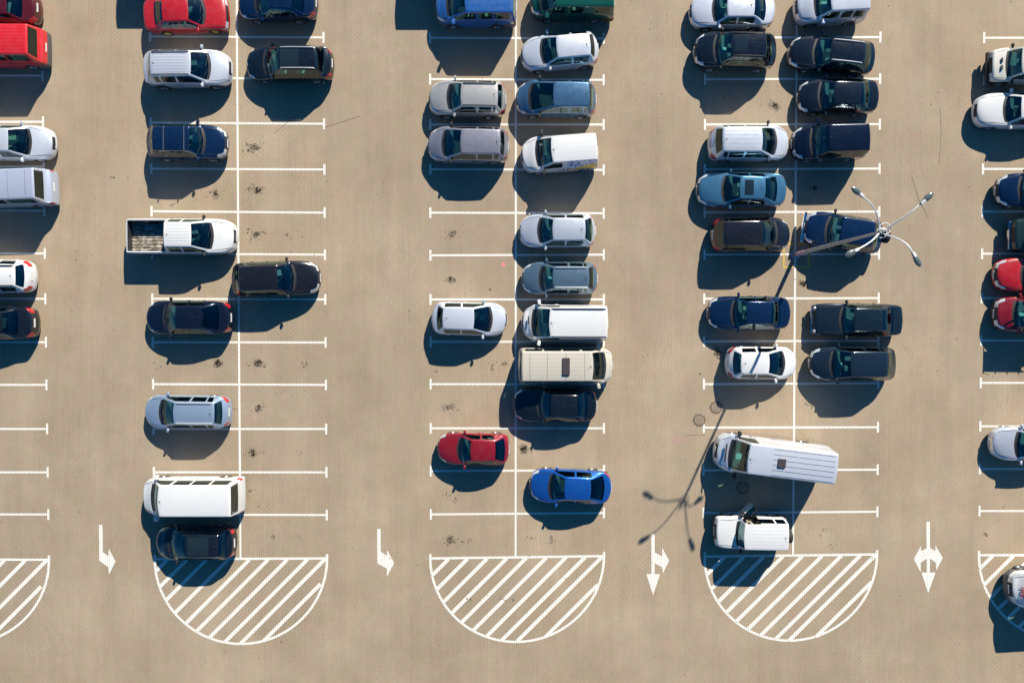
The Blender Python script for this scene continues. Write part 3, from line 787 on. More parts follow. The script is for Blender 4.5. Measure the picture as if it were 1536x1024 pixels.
bay_block('A', 'white bay lines of the leftmost parking block', (-190, -185, True), (62, 73.5, True), [(-10, -10), (50, 50), (113, 114), (183, 183), (250, 250), (316, 316), (380, 380), (448, 448), (513, 513), (577, 577), (643, 643), (708, 708), (771, 771)], (-70, -57, 838), -140)
bay_block('B', 'white bay lines of the second parking block from the left', (224.5, 232, True), (485, 490.5, True), [(-76, -76), (-10, -9), (55, 56.5), (117, 118.5), (184, 186), (253, 254.5), (317, 319), (380.5, 382), (448, 449), (513, 513.5), (576, 577), (643, 643), (708, 708), (771, 772)], (354, 361, 838), -140)
bay_block('C', 'white bay lines of the middle parking block', (645, 646.5, True), (905.5, 906, True), [(-76, -76), (-9, -9), (57, 58), (119, 120), (187, 187), (254, 255), (319, 320), (383, 382), (449, 449), (512.5, 512.5), (576, 576), (642, 642), (706, 705), (771, 769)], (774, 773.5, 837), -140)
bay_block('D', 'white bay lines of the block around the lamp post', (1058, 1055, True), (1321, 1315.5, True), [(-76, -76), (-9, -9), (57, 56), (119, 118.5), (187, 186.5), (254, 253), (318.5, 317.5), (382, 381), (448, 447), (512, 511), (576, 574.5), (641, 640.5), (705, 704), (769, 767)], (1196.5, 1189.5, 833), -140)
bay_block('E', 'white bay lines of the rightmost parking block', (1477, 1468.5, True), (1745, 1728, True), [(-9, -9), (57, 57), (120, 120), (187, 187), (253.5, 254), (317.5, 317), (380.5, 380), (447, 447), (510.5, 510), (574, 574), (639, 639), (703, 703), (766, 766)], (1612, 1598, 832), -140)

def island(name, label, xl, xr_, yl, yr, yb, tops, last, side_ticks=(1, 1)):
    a, b = P(xl, yl), P(xr_, yr); bot = P((xl+xr_)/2, yb)
    c = (a+b)/2; hw = (b-a).length/2; hh = c.y-bot.y
    ux = (b-a).normalized(); f = Flat(.004)
    def ell(t): return c+ux*(-hw*math.cos(t))+Vector((0, -hh*math.sin(t)**1.0, 0))
    N_ = 56; pts = [ell(math.pi*i/N_) for i in range(N_+1)]
    full = []
    if side_ticks[0]: full.append((a.x, a.y+.24))
    full += [(p.x, p.y) for p in pts]
    if side_ticks[1]: full.append((b.x, b.y+.24))
    f.strip(full, .135)
    f.build('hatched_island_outline', WHITE, label+' outline')
    f = Flat(.008); f.seg(a+ux*.06, b-ux*.06, .135); f.build('hatched_island_edge', WHITE, label+' straight edge')
    f = Flat(.012)
    d = Vector((-1, -1)).normalized()
    def inside(p):
        q = p-c; x = q.x/hw; y = -q.y/hh; return x*x+y*y < 1 and q.y < 0.5
    for i, tx in enumerate(tops):
        s0 = P(tx, lerp(yl, yr, (tx-xl)/(xr_-xl))) if not isinstance(tx, tuple) else P(*tx)
        p = Vector((s0.x, s0.y))-Vector((0, .04)); q = p.copy(); st = 0
        while st < 400:
            q2 = q+d*.03; v = Vector((q2.x, q2.y, 0))
            if not inside(v): break
            q = q2; st += 1
        if (q-p).length > .2: f.seg(Vector((*p, 0)), Vector((*(q+d*.03), 0)), .205)
    f.build('hatching', WHITE, label+' diagonal stripes')
island('B', 'second hatched end island from the left', 232, 490.5, 838, 837, 965, [251, 280.5, 310, 342.5, 374.5, 402.5, 431.5, 461.5, 487.5, (481, 874)], None)
island('C', 'middle hatched end island', 645.5, 906, 837, 833.5, 962, [673, 701.5, 731, 760.5, 789.5, 819.5, 849, 878, 903, (897, 875)], None)
island('D', 'hatched end island below the white off roader', 1057, 1315.5, 834, 831, 960, [1087, 1116, 1146, 1174.5, 1203.5, 1233, 1262, 1290.5, 1313, (1307.5, 871)], None)
island('A', 'leftmost hatched end island', -186, 73.5, 838, 839, 965, [-165, -136, -107, -77, -48, -18, 7, 38, 70, (62, 878)], None)
island('E', 'rightmost hatched end island', 1468.5, 1728, 832, 832, 960, [1489, 1520, 1549, 1578, 1607, 1637, 1667, 1697, 1724, (1718, 868)], None)

def arrow(label, polys):
    f = Flat(.006)
    for pl in polys: f.poly([P(x, y) for x, y in pl])
    # union of touching convex pieces: pieces share edges but never overlap
    f.build('arrow_marking', WHITE, label)
def z_(x0, y0, k, pts): return [(x0+a/k, y0+b/k) for a, b in pts]
arrow('white painted arrow turning right, leftmost', [z_(130, 770, 10.24, [(190, 172), (242, 172), (248, 590), (195, 720)]), z_(130, 770, 10.24, [(248, 590), (336, 648), (336, 822), (195, 720)]), z_(130, 770, 10.24, [(341, 535), (445, 735), (336, 822), (336, 648)]), z_(130, 770, 10.24, [(445, 735), (341, 935), (336, 822)])])
arrow('white painted arrow turning right, between the second and middle island', [z_(550, 780, 10.24, [(160, 132), (214, 132), (216, 478), (164, 660)]), z_(550, 780, 10.24, [(216, 478), (314, 546), (314, 740), (164, 660)]), z_(550, 780, 10.24, [(314, 455), (424, 655), (314, 740), (314, 546)]), z_(550, 780, 10.24, [(424, 655), (308, 862), (314, 740)])])
q_ = lambda pts: z_(950, 780, 8.53, pts)
arrow('white painted arrow pointing ahead and right', [q_([(230, 175), (273, 175), (273, 408), (273, 548), (271, 686), (232, 686)]), q_([(273, 408), (368, 460), (368, 598), (273, 548)]), q_([(370, 352), (458, 515), (368, 598), (368, 460)]), q_([(458, 515), (378, 675), (368, 598)]), q_([(166, 686), (343, 686), (252, 955)])])
q_ = lambda pts: z_(1350, 770, 7.877, pts)
arrow('white painted three way arrow, rightmost', [q_([(311, 94), (352, 94), (352, 402), (356, 530), (352, 694), (316, 694), (314, 530), (314, 410)]), q_([(352, 402), (418, 440), (423, 578), (356, 530)]), q_([(418, 372), (504, 520), (423, 578), (418, 440)]), q_([(504, 520), (427, 672), (423, 578)]), q_([(314, 410), (314, 530), (243, 578), (244, 440)]), q_([(246, 380), (244, 440), (243, 578), (162, 535)]), q_([(162, 535), (243, 578), (243, 690)]), q_([(252, 694), (420, 694), (332, 938)])])

f = Flat(.006); c_ = [P(x, y) for x, y in ((1176, 366), (1213, 366), (1213, 401), (1176, 401))]
for i in range(4):
    a, b = c_[i].copy(), c_[(i+1) % 4].copy(); dd = (b-a).normalized()*.05; f.seg(a+dd if i % 2 else a-dd, b-dd if i % 2 else b+dd, .10)
f.build('yellow_square_marking', YELLOW, 'yellow painted square around the foot of the lamp post')
PINK = mat('faded_pink_paint', (.40, .235, .19), .8); PINK2 = mat('pink_paint_spot', (.60, .20, .17), .8)
def blob(f, c, r, n=14, jag=.25, sq=1.0):
    f.poly([(c.x+r*(1+random.uniform(-jag, jag))*math.cos(2*math.pi*i/n), c.y+r*sq*(1+random.uniform(-jag, jag))*math.sin(2*math.pi*i/n)) for i in range(n)])
f = Flat(.004); blob(f, P(754.5, 397), .13, 12, .2); f.build('paint_spot', PINK2, 'small pink paint spot on the paving')
f = Flat(.004); blob(f, P(1017, 660), .30, 18, .1); f.build('faded_paint_spot', mat('very_faded_pink', (.345, .24, .19), .85), 'large faded pink paint spot on the paving')

# oil drips, in loose clusters where engines stood
STAIN = mat('oil_stain', (.185, .145, .10), .7); CRACK = mat('crack_dirt', (.27, .215, .155), .85); STAIN2 = mat('faint_stain', (.275, .218, .155), .8)
for _m, lo in ((STAIN, .46), (STAIN2, .48)):
    _nt = _m.node_tree; _out = [n_ for n_ in _nt.nodes if n_.type == 'OUTPUT_MATERIAL'][0]; _bs = _nt.nodes['Principled BSDF']
    _nz = N(_m, 'ShaderNodeTexNoise'); _nz.inputs['Scale'].default_value = 11; _nz.inputs['Detail'].default_value = 5
    _tc = N(_m, 'ShaderNodeTexCoord'); Lk(_m, _tc.outputs['Object'], _nz.inputs['Vector'])
    _mr = N(_m, 'ShaderNodeMapRange'); _mr.inputs[1].default_value = .36; _mr.inputs[2].default_value = .58; Lk(_m, _nz.outputs[0], _mr.inputs[0])
    _tr = N(_m, 'ShaderNodeBsdfTransparent'); _ms = N(_m, 'ShaderNodeMixShader'); Lk(_m, _mr.outputs[0], _ms.inputs[0]); Lk(_m, _tr.outputs[0], _ms.inputs[1]); Lk(_m, _bs.outputs[0], _ms.inputs[2]); Lk(_m, _ms.outputs[0], _out.inputs[0])
fd = Flat(.0155); ff = Flat(.0135)
def cluster(px, py, n, sp, r=.045):
    if n > 9:
        for _ in range(3): blob(ff, P(px+random.gauss(0, sp*.4), py+random.gauss(0, sp*.3)), random.uniform(.10, .24), 16, .3)
    for _ in range(int(n*1.4)):
        a = random.gauss(0, sp); b = random.gauss(0, sp*.6); c = P(px+a, py+b)
        blob(ff if random.random() < .55 else fd, c, r*random.uniform(.35, 1.25), 8, .4)
for px, py, n, sp in ((382, 222, 26, 8), (376, 217, 6, 2), (385, 284, 24, 7), (372, 283, 6, 3), (384, 350, 22, 8), (325, 290, 12, 8), (260, 307, 4, 3), (386, 545, 20, 7), (326, 545, 12, 4), (236, 547, 5, 5), (455, 545, 5, 3),
                      (388, 612, 16, 5), (352, 612, 5, 3), (382, 677, 16, 8), (450, 680, 4, 6), (378, 739, 5, 5), (392, 755, 4, 6), (447, 803, 5, 4), (676, 350, 14, 7), (677, 419, 10, 5), (735, 435, 3, 1.5), (740, 547, 8, 3), (757, 545, 8, 3), (675, 612, 18, 8), (654, 556, 3, 2),
                      (676, 810, 16, 5), (700, 811, 8, 6), (798, 805, 6, 4), (827, 812, 8, 3), (790, 672, 10, 6), (672, 740, 9, 5), (683, 748, 5, 5), (1076, 530, 14, 5), (1050, 560, 3, 1), (1062, 436, 3, 2), (1084, 143, 8, 6), (1160, 160, 10, 7), (1218, 285, 10, 8), (1205, 425, 10, 6), (1215, 606, 8, 6), (1212, 661, 6, 4),
                      (1230, 795, 9, 8), (1245, 815, 4, 6), (1045, 702, 3, 2), (450, 350, 5, 14), (430, 388, 4, 10), (170, 266, 7, 2), (190, 265, 4, 3), (130, 388, 4, 8), (700, 897, 5, 3), (755, 898, 6, 3), (1478, 800, 3, 2), (740, 185, 5, 6), (790, 262, 8, 8), (960, 300, 3, 9), (560, 280, 4, 20), (980, 150, 3, 12), (1390, 150, 3, 14), (1480, 560, 6, 5), (432, 958, 4, 5), (110, 800, 4, 25), (600, 500, 5, 30), (950, 560, 5, 25), (1400, 520, 4, 20), (300, 250, 7, 9), (835, 640, 4, 4)):
    cluster(px, py, n, sp)
for px, py, r in ((371, 217, .10), (372, 226, .08), (375, 282, .09), (396, 348, .07), (431, 352, .075), (676, 810, .13), (410, 804, .11), (735, 434, .07), (755, 545, .08), (738, 553, .09), (393, 543, .10), (397, 549, .09), (385, 612, .10), (377, 735, .06), (1480, 802, .09), (770, 899, .08), (1075, 522, .12), (827, 805, .10)):
    blob(fd, P(px, py), r, 9, .45)
for _ in range(330):
    blob(ff, P(random.uniform(0, 1536), random.uniform(0, 1024)), random.uniform(.015, .05), 7, .4)
for _ in range(30):
    blob(fd, P(random.uniform(0, 1536), random.uniform(0, 1024)), random.uniform(.012, .035), 7, .4)
a = fd.mb.build('oil_stains', STAIN); tag(a, 'small dark oil drips scattered over the paving', kind='stuff')
a = ff.mb.build('faint_stains', STAIN2); tag(a, 'faint brown spots scattered over the paving', kind='stuff')
# thin cracks
f = Flat(.0125)
for pts in (((1368, 265), (1374, 285), (1379, 300), (1392, 325)), ((487, 191), (512, 183), (540, 174)), ((412, 199), (428, 186), (447, 172)), ((1410, 160), (1412, 200), (1409, 245)), ((1030, 652), (1058, 652))):
    f.strip([tuple(P(*p)[:2]) for p in pts], .02)
f.build('pavement_cracks', CRACK, 'thin dark cracks in the paving')

# manhole covers
IRON = mat('rusty_iron', (.27, .215, .155), .85); IRD = mat('joint_dirt', (.13, .10, .07), .9)
for px, py, lab in ((1049, 630, 'round manhole cover in the aisle, clear of the shadows'), (1074, 611, 'round manhole cover half under the edge of the white hatchback shadow'), (1114, 731, 'round manhole cover inside the shadow of the long van')):
    r = bpy.data.objects.new('manhole_cover', None); COL.objects.link(r); c = P(px, py); r.location = (c.x, c.y, 0); tag(r, lab, 'manhole cover', 'manhole covers near the lamp shadow')
    q = MB(); q.lathe([(.26, .004), (.26, .018), (.20, .02), (.001, .021)], n=26); q.build('lid', IRON, r)
    q = MB(); q.lathe([(.265, .008), (.30, .012), (.335, .007)], n=26)
    for k_ in range(12):
        an = k_*.52+random.random()*.3; q.box((.335*math.cos(an), .335*math.sin(an), .007), (.09, .05, .01), rz=an)
    q.build('frame', IRD, r)
    q = MB()
    for k_ in range(-3, 4): q.box((0, k_*.065, .022), (2*math.sqrt(.24**2-(k_*.065)**2)*.86, .012, .006))
    q.build('raised_pattern', IRD, r)

# ------------------------------------------------------------------ lamp post
def lamp_post():
    b = P(1193.5, 381.5); top = 9.55
    r = bpy.data.objects.new('lamp_post', None); COL.objects.link(r); r.location = (b.x, b.y, 0)
    tag(r, 'tall grey lamp post with four curved arms standing between the parked cars', 'lamp post')
    GALV = mat('galvanised_steel', (.42, .42, .44), .42, .55); WHT = mat('white_arm_paint', (.72, .72, .72), .4, .1)
    q = MB(); q.tube([(0, 0, .02), (0, 0, 4.6), (0, 0, top)], [.105, .085, .055], 14); q.build('pole', GALV, r)
    q = MB(); q.box((0, 0, .03), (.42, .42, .04), bev=.03); q.build('base_plate', GALV, r)
    q = MB(); q.lathe([(.112, .06), (.110, .6), (.107, 1.35)], n=16); bd = q.build('striped_band', STRIPE, r)
    q = MB(); n = 28
    for zz, cx_, cy_, rad in ((top+.02, .06, .12, .24), (top-.22, .04, -.03, .22)):
        q.tube([(cx_+rad*math.cos(2*math.pi*i/n), cy_+rad*math.sin(2*math.pi*i/n), zz) for i in range(n+1)], .017, 6, cap=False)
    q.tube([(-.12, .1, top-.05), (.25, .1, top-.05)], .025, 6)
    q.build('arm_ring', WHT, r)
    q = MB(); q.tube([(0, 0, top), (0, 0, top+.25)], [.05, .015], 10); q.build('finial', GALV, r)
    # arms: (image point of lamp, bend)
    for (hx, hy), bend in (((1293, 293), -.11), ((1383, 304), -.02), ((1371, 381), .11), ((1285, 375), .03)):
        zt = 10.2; e = P(hx, hy, zt)-Vector((b.x, b.y, 0)); d = Vector((e.x, e.y)); ln = d.length; u_ = d/ln; nn = Vector((-u_.y, u_.x))
        pts = []
        for i in range(13):
            t = i/12; rr = .16+(ln-.26)*t; s_ = math.sin(math.pi*t)*bend*(-1 if False else 1)
            z = top-.12+(zt-top+.12)*math.sin(t*math.pi/2)
            pts.append((u_.x*rr+nn.x*s_, u_.y*rr+nn.y*s_, z))
        arm = MB(); arm.tube(pts, [.032]*6+[.027]*7, 8); ao = arm.build('arm', WHT, r)
        d2 = (Vector(pts[-1])-Vector(pts[-2])); an = math.atan2(d2.y, d2.x)
        h = MB(); M = []
        prof = [(0, .05, .05), (.06, .075, .07), (.22, .085, .085), (.24, .10, .09), (.38, .135, .10), (.52, .125, .085), (.64, .07, .05), (.68, .01, .02)]
        vs = []; n2 = 12
        for x, ry, rz in prof:
            for k_ in range(n2):
                a_ = 2*math.pi*k_/n2; vs.append((x, ry*math.cos(a_), rz*math.sin(a_)*.8))
        fs = [(i*n2+k_, i*n2+(k_+1) % n2, (i+1)*n2+(k_+1) % n2, (i+1)*n2+k_) for i in range(len(prof)-1) for k_ in range(n2)]
        h.add(vs, fs, True); h.add([vs[0+k_] for k_ in range(n2)], [tuple(range(n2))])
        ho = h.build('lamp_head', HEADM, ao); ho.location = pts[-1]; ho.rotation_euler = (0, -.12, an)
        cov = MB(); cov.box((.13, 0, .06), (.22, .12, .05), bev=.03); 
        bx_ = cov.mesh('gear_cover'); 
        co = link('gear_cover', bx_, GEARM, ao); co.location = pts[-1]; co.rotation_euler = (0, -.12, an)
HEADM = mat('lamp_head_grey', (.10, .13, .13), .25, .2, .6); GEARM = mat('gear_cover_grey', (.55, .58, .58), .4)
STRIPE = mat('red_white_stripes', (.6, .1, .1), .5); _b = STRIPE.node_tree.nodes['Principled BSDF']
_tc = N(STRIPE, 'ShaderNodeTexCoord'); _sp = N(STRIPE, 'ShaderNodeSeparateXYZ'); Lk(STRIPE, _tc.outputs['Object'], _sp.inputs[0])
_m = N(STRIPE, 'ShaderNodeMath', operation='MULTIPLY_ADD'); _m.inputs[1].default_value = 6.0; Lk(STRIPE, _sp.outputs[2], _m.inputs[0]); _mm = N(STRIPE, 'ShaderNodeMath', operation='MULTIPLY'); _mm.inputs[1].default_value = 3.0
Lk(STRIPE, _sp.outputs[0], _mm.inputs[0]); Lk(STRIPE, _mm.outputs[0], _m.inputs[2])
_fr = N(STRIPE, 'ShaderNodeMath', operation='FRACT'); Lk(STRIPE, _m.outputs[0], _fr.inputs[0]); _r = ramp(STRIPE, _fr.outputs[0], [(.48, (.62, .08, .08)), (.52, (.75, .72, .72))]); Lk(STRIPE, _r.outputs[0], _b.inputs['Base Color'])
lamp_post()

# ------------------------------------------------------------------ vehicles
RED = paint('red', (.38, .007, .012), 0, .04); RED2 = paint('bright_red', (.58, .016, .022), 0, .05); WINE = paint('wine', (.075, .006, .009), 0, .03)
WINERED = paint('dark_red', (.22, .005, .013), .1, .03)
NAVY = paint('navy', (.005, .022, .070), 0.4, .03); DNAVY = paint('ink_blue', (.008, .014, .032), 0.5, .03); BLUE = paint('vivid_blue', (.008, .10, .42), 0.5, .02)
BLK = paint('black', (.006, .009, .014), .1, .04); BRN = paint('brown_black', (.011, .011, .014), .2, .05); SLATE = paint('slate', (.018, .034, .052), 0.5, .05)
WHT = paint('white', (.64, .645, .65), 0, .06); IVORY = paint('ivory', (.62, .60, .54), 0, .15); BEIGE = paint('beige', (.50, .46, .39), 0, .25)
SILV = paint('silver', (.52, .56, .63), .40, .05); SILW = paint('pale_silver', (.60, .64, .71), .35, .05); GREY = paint('lavender_grey', (.28, .28, .33), .5, .08)
WARMS = paint('warm_silver', (.47, .46, .44), .45, .1); SBLUE = paint('steel_blue', (.05, .13, .24), .45, .04); LBLUE = paint('sky_blue', (.05, .17, .29), 0.5, .03)
GBLUE = paint('grey_blue', (.10, .17, .24), .45, .06); ICE = paint('ice_blue', (.30, .40, .53), .45, .05); GREEN = paint('bottle_green', (.006, .075, .055), .1, .05)
VBLUE = paint('van_blue', (.015, .10, .34), .05, .10); TEAL = paint('dark_teal', (.014, .028, .040), 0.5, .05); DGREEN = paint('dark_green', (.012, .03, .028), .1, .08)

RG = {k: 'cars and vans parked in the '+v for k, v in dict(A='leftmost bays', B='second block of bays', C='middle block of bays', D='bays around the lamp post', E='rightmost bays').items()}
V = vehicle
# column A (cut by the left edge)
V('sedan', 'dark maroon sedan in the top left corner above the red van', 'car', RG['A'], 'sedan', 'L', 0, (-75, -50, -30, 10, 34, 57), 3, WINE, seats='l')
V('van', 'boxy bright red van with ribbed roof near the top left corner', 'van', RG['A'], 'van', 'L', 0, (-100, -70, -50, 41, 56, 71), 58, RED2, rglass=DGLASS, ribs=(9, .05, .95, .9, 1), glazed=2, H=1.95, bumper='grey', ztail=.6)
V('sedan', 'pale silver sedan pointing right, cut off by the left edge', 'car', RG['A'], 'sedan', 'R', 0, (81, 44, 12, -30, -50, -70), 209, SILW)
V('van', 'lavender silver van with two rear doors, cut off by the left edge', 'van', RG['A'], 'van', 'L', 2.0, (-110, -80, -58, 51, 66, 82), 276, paint('lilac_silver', (.48, .53, .65), .35, .05), glazed=2, extras='vanbars', seats='b')
V('hatchback', 'white hatchback with red tail lamps, cut off by the left edge', 'car', RG['A'], 'hatch', 'L', 0, (-75, -46, -24, 22, 37, 49), 413, WHT, rails='black')
V('sedan', 'black sedan with a white rear plate, cut off by the left edge', 'car', RG['A'], 'sedan', 'L', 0, (-80, -50, -30, 4, 28, 53), 484, BLK)
# column B
V('sedan', 'red sedan with yellow wheel hubs, pointing right at the top', 'car', RG['B'], 'oldsedan', 'R', 2.5, (341, 305, 282, 242, 231, 218), 14, RED, wheels='gold', H=1.40, hood=1, fplate=False)
V('sedan', 'navy sedan half cut off by the top edge, beside the red sedan', 'car', RG['B'], 'sedan', 'L', 0, (359, 384, 402, 438, 457, 474), -5, NAVY, seats='l')
V('suv', 'silver estate SUV with ribbed roof, below the red sedan', 'car', RG['B'], 'suv', 'R', .5, (347, 313, 286, 224, 222, 218), 94, SILW, rails='black', ribs=(7, .12, .93, .72, 1), H=1.68, mirrors='paint', zb=1.15)
V('estate_car', 'black estate car with silver roof rails, facing the silver SUV', 'car', RG['B'], 'wagon', 'L', 0, (371, 397, 417, 474, 487, 498), 86, BLK, rails='silver', H=1.62, sunroof=(.05, .55, .82), seats='b')
V('suv', 'navy SUV with two roof bars, alone in its bay', 'car', RG['B'], 'suv', 'R', -.5, (341, 305, 284, 227, 225, 223), 207, NAVY, crossbars=(.12, .66), sunshade=1, H=1.67, W=1.78)
V('pickup_truck', 'white pickup truck with an open worn cargo bed', 'pickup', RG['B'], 'pickup', 'R', 0, (355, 317, 287, 245, 240, 190), 351.5, WHT, ribs=(7, .06, .88, .78, 1), ztail=1.0, mirrors='black', grille='black')
V('minivan', 'brown black minivan across the centre line, below the pickup', 'car', RG['B'], 'mpv', 'R', 2.0, (479, 441, 416, 357, 353, 350), 417, BRN, mirrors='black', seats='l', H=1.62)
V('sedan', 'dark ink blue sedan pointing left, below the pickup', 'car', RG['B'], 'sedan', 'L', 0, (221, 247, 263, 304, 329, 347), 476, DNAVY, rglass=DGLASS)
V('estate_car', 'ice blue estate car alone between empty bays', 'car', RG['B'], 'wagon', 'L', -.5, (219, 241, 260, 321, 334, 344), 620, ICE, rails='alloy')
V('van', 'tall white van with two dark rear windows, above the black hatchback', 'van', RG['B'], 'van', 'L', 0, (220, 229, 236, 346, 353, 363), 752, WHT, H=2.2, W=1.94, zc=1.25, rail=.86, glazed=3, rglass=DGLASS, sglass=DGLASS, nb=.12, ksn=.86)
V('hatchback', 'black hatchback with a glass roof, parked over the hatched island corner', 'car', RG['B'], 'wagon', 'L', 0, (236, 254, 277, 327, 341, 352), 820, BLK, H=1.5, sunroof=(.08, .72, .86), vest=1, zt=.95)
# column C
V('van', 'blue van with windows, cut off by the top edge', 'van', RG['C'], 'van', 'L', 0, (655, 672, 697, 770, 776, 778), -5, VBLUE, glazed=2, H=1.92, ribs=(6, .04, .96, .85, 1), bumper='grey', seats='b')
V('van', 'dark green van cut off by the top edge', 'van', RG['C'], 'van', 'L', 0, (797, 812, 832, 922, 926, 928), -14, GREEN, H=1.90, bumper='black', ribs=(5, .04, .96, .85, 1), glazed=1)
V('hatchback', 'silver two door hatchback slightly turned, below the green van', 'car', RG['C'], 'hatch', 'L', 5.0, (783, 813, 835, 886, 892, 896), 67.5, SILW, doors=2)
V('suv', 'warm silver compact SUV with black roof rails', 'car', RG['C'], 'suv', 'L', -1.0, (645, 673, 691, 747, 754, 758), 141, WARMS, rails='black', H=1.62, W=1.80, zn=.86, seats='d')
V('minivan', 'steel blue minivan with a very deep windscreen', 'car', RG['C'], 'mpv', 'L', -.5, (775, 795, 830, 885, 890, 893), 140.5, SBLUE, H=1.62, mirrors='black')
V('minivan', 'lavender grey minivan below the warm silver SUV', 'car', RG['C'], 'mpv', 'L', -1.0, (643, 665, 691, 751, 757, 762), 211.5, GREY, H=1.62, mirrors='black')
V('panel_van', 'small white van with yellow and blue artwork on its side', 'van', RG['C'], 'smallvan', 'L', 4.0, (783, 806, 827, 896, 899, 902), 221.5, WHT, graphic=1, blind=1, ribs=(5, .45, .97, .70, 1), mirrors='black', rib_h=.008)
V('hatchback', 'pale silver hatchback with a dark rear window, two bays below the artwork van', 'car', RG['C'], 'hatch', 'L', 0, (780, 809, 829, 878, 889, 892), 343.5, SILV)
V('estate_car', 'grey blue estate car with silver roof rails', 'car', RG['C'], 'wagon', 'L', 0, (784, 811, 829, 884, 891, 895), 416, GBLUE, rails='silver', W=1.72)
V('panel_van', 'white panel van with roof bars, directly above the beige van', 'van', RG['C'], 'van', 'L', -.3, (784, 800, 824, 912, 914, 917), 484, WHT, blind=1, hood_vent=1, H=1.97, fgr=1, rails='black', ribs=(7, .42, .82, .60, 5), rib_h=.006, nb=.34)
V('van', 'beige white van pointing right with a dark roof hatch', 'van', RG['C'], 'van', 'R', 0, (918, 906, 890, 782, 780, 778), 549.5, BEIGE, glazed=3, hatch_vent=(.38, 0, .40, .92), ribs=(7, .12, .92, .8, 3), rib_h=.01, W=1.90, H=1.95, zc=1.22, seats='b', vent_mat=VENTM, extras='vanbars', nb=.20, ksn=.8)
V('sedan', 'black sedan in the shadow of the beige van', 'car', RG['C'], 'sedan', 'L', 0, (771, 808, 826, 867, 882, 894), 609, BLK)
V('hatchback', 'dark red hatchback pointing left in the middle block', 'car', RG['C'], 'hatch', 'L', -.5, (657, 688, 706, 743, 758, 763), 676, WINERED, W=1.70, H=1.42, rglass=GLASS, zb=1.02)
V('sedan', 'vivid blue sedan, lowest vehicle of the middle block', 'car', RG['C'], 'sedan', 'L', -1.5, (796, 825, 847, 887, 907, 916), 733.5, BLUE, sunshade=1, rglass=DGLASS, tb=.3)
V('hatchback', 'pale silver hatchback pointing right, left of the white panel van', 'car', RG['C'], 'hatch', 'R', -1.5, (759, 736, 711, 664, 655, 649), 477.5, SILW)
# column D
V('sedan', 'silver sedan cut off by the top edge, above the black SUV', 'car', RG['D'], 'sedan', 'L', -.5, (1036, 1071, 1091, 1133, 1149, 1160), 7, SILW)
V('minivan', 'silver high roof minivan cut off by the top edge', 'car', RG['D'], 'smallvan', 'L', 3, (1193, 1224, 1246, 1306, 1308, 1310), -6, SILW, glazed=2, H=1.80)
V('suv', 'black SUV with a sunroof and roof ribs', 'car', RG['D'], 'suv', 'L', -1.0, (1042, 1073, 1097, 1150, 1157, 1162), 66, BLK, sunroof=(.10, .45, .62), ribs=(5, .50, .97, .62, 1), rails='black', mirrors='black', H=1.76)
V('estate_car', 'black estate car parked askew with chrome roof rails', 'car', RG['D'], 'wagon', 'L', -6.0, (1185, 1222, 1246, 1298, 1306, 1310), 76, BLK, rails='silver')
V('sedan', 'black sedan between the askew estate car and the dark minivan', 'car', RG['D'], 'sedan', 'L', -.5, (1198, 1230, 1251, 1294, 1307, 1315), 138.5, BLK, tb=.2)
V('van', 'ink blue high roof van with faint roof ribs', 'van', RG['D'], 'smallvan', 'L', 1.5, (1188, 1218, 1243, 1306, 1308, 1310), 205.5, DNAVY, ribs=(4, .05, .62, .5, 1), rib_h=.01, glazed=2, blind=1, H=1.84, sglass=DGLASS)
V('minivan', 'white silver minivan with a ribbed roof, pointing right', 'car', RG['D'], 'mpv', 'R', 0, (1181, 1163, 1144, 1084, 1073, 1065), 208, SILW, ribs=(5, .1, .95, .7, 1), rglass=DGLASS, H=1.68, nb=.25, mirrors='black')
V('sedan', 'sky blue sedan with a sunroof', 'car', RG['D'], 'sedan', 'L', -1.0, (1047, 1085, 1110, 1149, 1166, 1177), 281, LBLUE, sunroof=(.18, .52, .68), seats='l')
V('minivan', 'black minivan pointing right, left of the lamp post', 'car', RG['D'], 'mpv', 'R', .5, (1183, 1164, 1145, 1086, 1076, 1069), 349, BRN, sglass=DGLASS, W=1.78, seats='b')
V('suv', 'navy SUV with a spare wheel, parked askew under the lamp post', 'car', RG['D'], 'suv', 'L', -9.0, (1206, 1241, 1262, 1312, 1317, 1320), 347, NAVY, spare=-.1, ribs=(4, .45, .95, .5, 1), fogbar=CHROME, mirrors='black', H=1.76)
V('sedan', 'dark blue sedan below the lamp post', 'car', RG['D'], 'sedan', 'L', 0, (1063, 1099, 1119, 1158, 1171, 1183), 469, NAVY)
V('hatchback', 'small white hatchback crossed by the lamp post shadow', 'car', RG['D'], 'hatch', 'R', -.5, (1193, 1175, 1154, 1112, 1099, 1091), 545, WHT, W=1.72, xspoil=1)
V('sedan', 'dark teal classic sedan with round headlights', 'car', RG['D'], 'oldsedan', 'L', -.5, (1220, 1262, 1281, 1325, 1340, 1351), 479.5, TEAL, round_lights=1, L=1, mirrors='black')
V('minivan', 'slate minivan below the classic sedan', 'car', RG['D'], 'mpv', 'L', 0, (1215, 1247, 1276, 1332, 1338, 1341), 546.5, SLATE, W=1.80, H=1.70, zb=1.15, tb=.10, rail=.74)
V('long_van', 'long high silver white van parked askew with a dark roof vent', 'van', RG['D'], 'bigvan', 'L', -7.0, (1072, 1096, 1122, 1257, 1259, 1262), 696, SILW, blind=1, ribs=(6, .28, .97, .85, 5), rib_h=.032, hatch_vent=(.37, 0.02, .42, .48), hood_vent=2, mirrors='black')
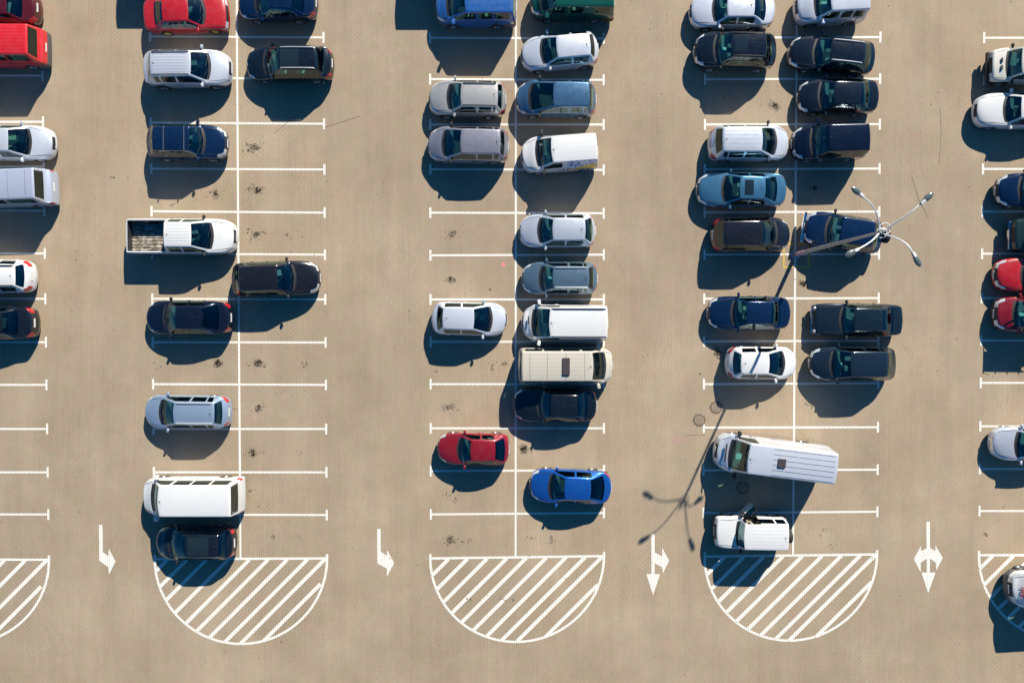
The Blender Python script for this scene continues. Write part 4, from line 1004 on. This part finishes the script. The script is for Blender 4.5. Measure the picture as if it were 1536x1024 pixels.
V('off_roader', 'white off roader with an open door and rear spare wheel', 'car', RG['D'], 'jeep', 'L', -1.0, (1071, 1107, 1116, 1184, 1186, 1188), 806, WHT, spare=.15, open_door=44, ribs=(7, .06, .96, .80, 1), rib_h=.01, mirrors='black', rglass=DGLASS, seats='b', bumper='black', W=1.74, sglass=DGLASS)
# column E (cut by the right edge)
V('off_roader', 'ivory off roader with a black bumper, cut off by the right edge', 'car', RG['E'], 'jeep', 'L', -1, (1482, 1512, 1533, 1590, 1594, 1596), 90, IVORY, fogbar=BLACK, oval_vents=1, mirrors='black', H=1.7, zn=.95, zc=1.08, bumper='black', fplate=False)
V('sedan', 'white sedan cut off by the right edge, below the ivory off roader', 'car', RG['E'], 'sedan', 'L', -1, (1463, 1508, 1532, 1575, 1592, 1605), 160, WHT)
V('hatchback', 'navy hatchback cut off by the right edge', 'car', RG['E'], 'hatch', 'L', 0, (1495, 1530, 1550, 1600, 1612, 1620), 281, NAVY, nb=.36, H=1.5, hl=.32)
V('off_roader', 'dark green off roader with a chrome bumper, cut off by the right edge', 'car', RG['E'], 'jeep', 'L', 0, (1515, 1540, 1556, 1600, 1610, 1622), 349, DGREEN, fogbar=CHROME, H=1.7, bumper='black', fplate=False)
V('hatchback', 'bright red hatchback cut off by the right edge', 'car', RG['E'], 'hatch', 'L', -1, (1493, 1534, 1553, 1600, 1612, 1620), 411, RED, H=1.5)
V('minivan', 'red minivan with a load on its roof rack, cut off by the right edge', 'car', RG['E'], 'mpv', 'L', -1, (1492, 1521, 1548, 1600, 1612, 1620), 471, WINERED, H=1.66, extras='rack', sunshade=1, bumper='black', zc=1.02, nb=.22)
V('sedan', 'silver blue sedan with a chrome grille, cut off by the right edge', 'car', RG['E'], 'sedan', 'L', -1, (1487, 1525, 1545, 1590, 1606, 1615), 669, SILV, grille='chrome', nb=.36, hl=.4)
V('ambulance', 'white ambulance with a red number on its hood, cut off by the lower right edge', 'van', RG['E'], 'bigvan', 'L', 4, (1510, 1545, 1572, 1690, 1694, 1698), 892, WHT, H=2.25, extras='number', bumper='grey', nb=.30, mirrors='black', glazed=1)
# standing just above the frame: only their shadows reach the photograph
V('van', 'white van just above the top edge, casting its shadow beside the red sedan', 'van', RG['B'], 'van', 'R', 0, (322, 312, 290, 179, 177, 175), -84, WHT, glazed=1, H=2.0)
V('van', 'silver van above the top edge whose shadow falls beside the blue van', 'van', RG['C'], 'van', 'R', 0, (762, 747, 722, 619, 616, 613), -82, SILV, glazed=1, H=2.0)
finish_shells()
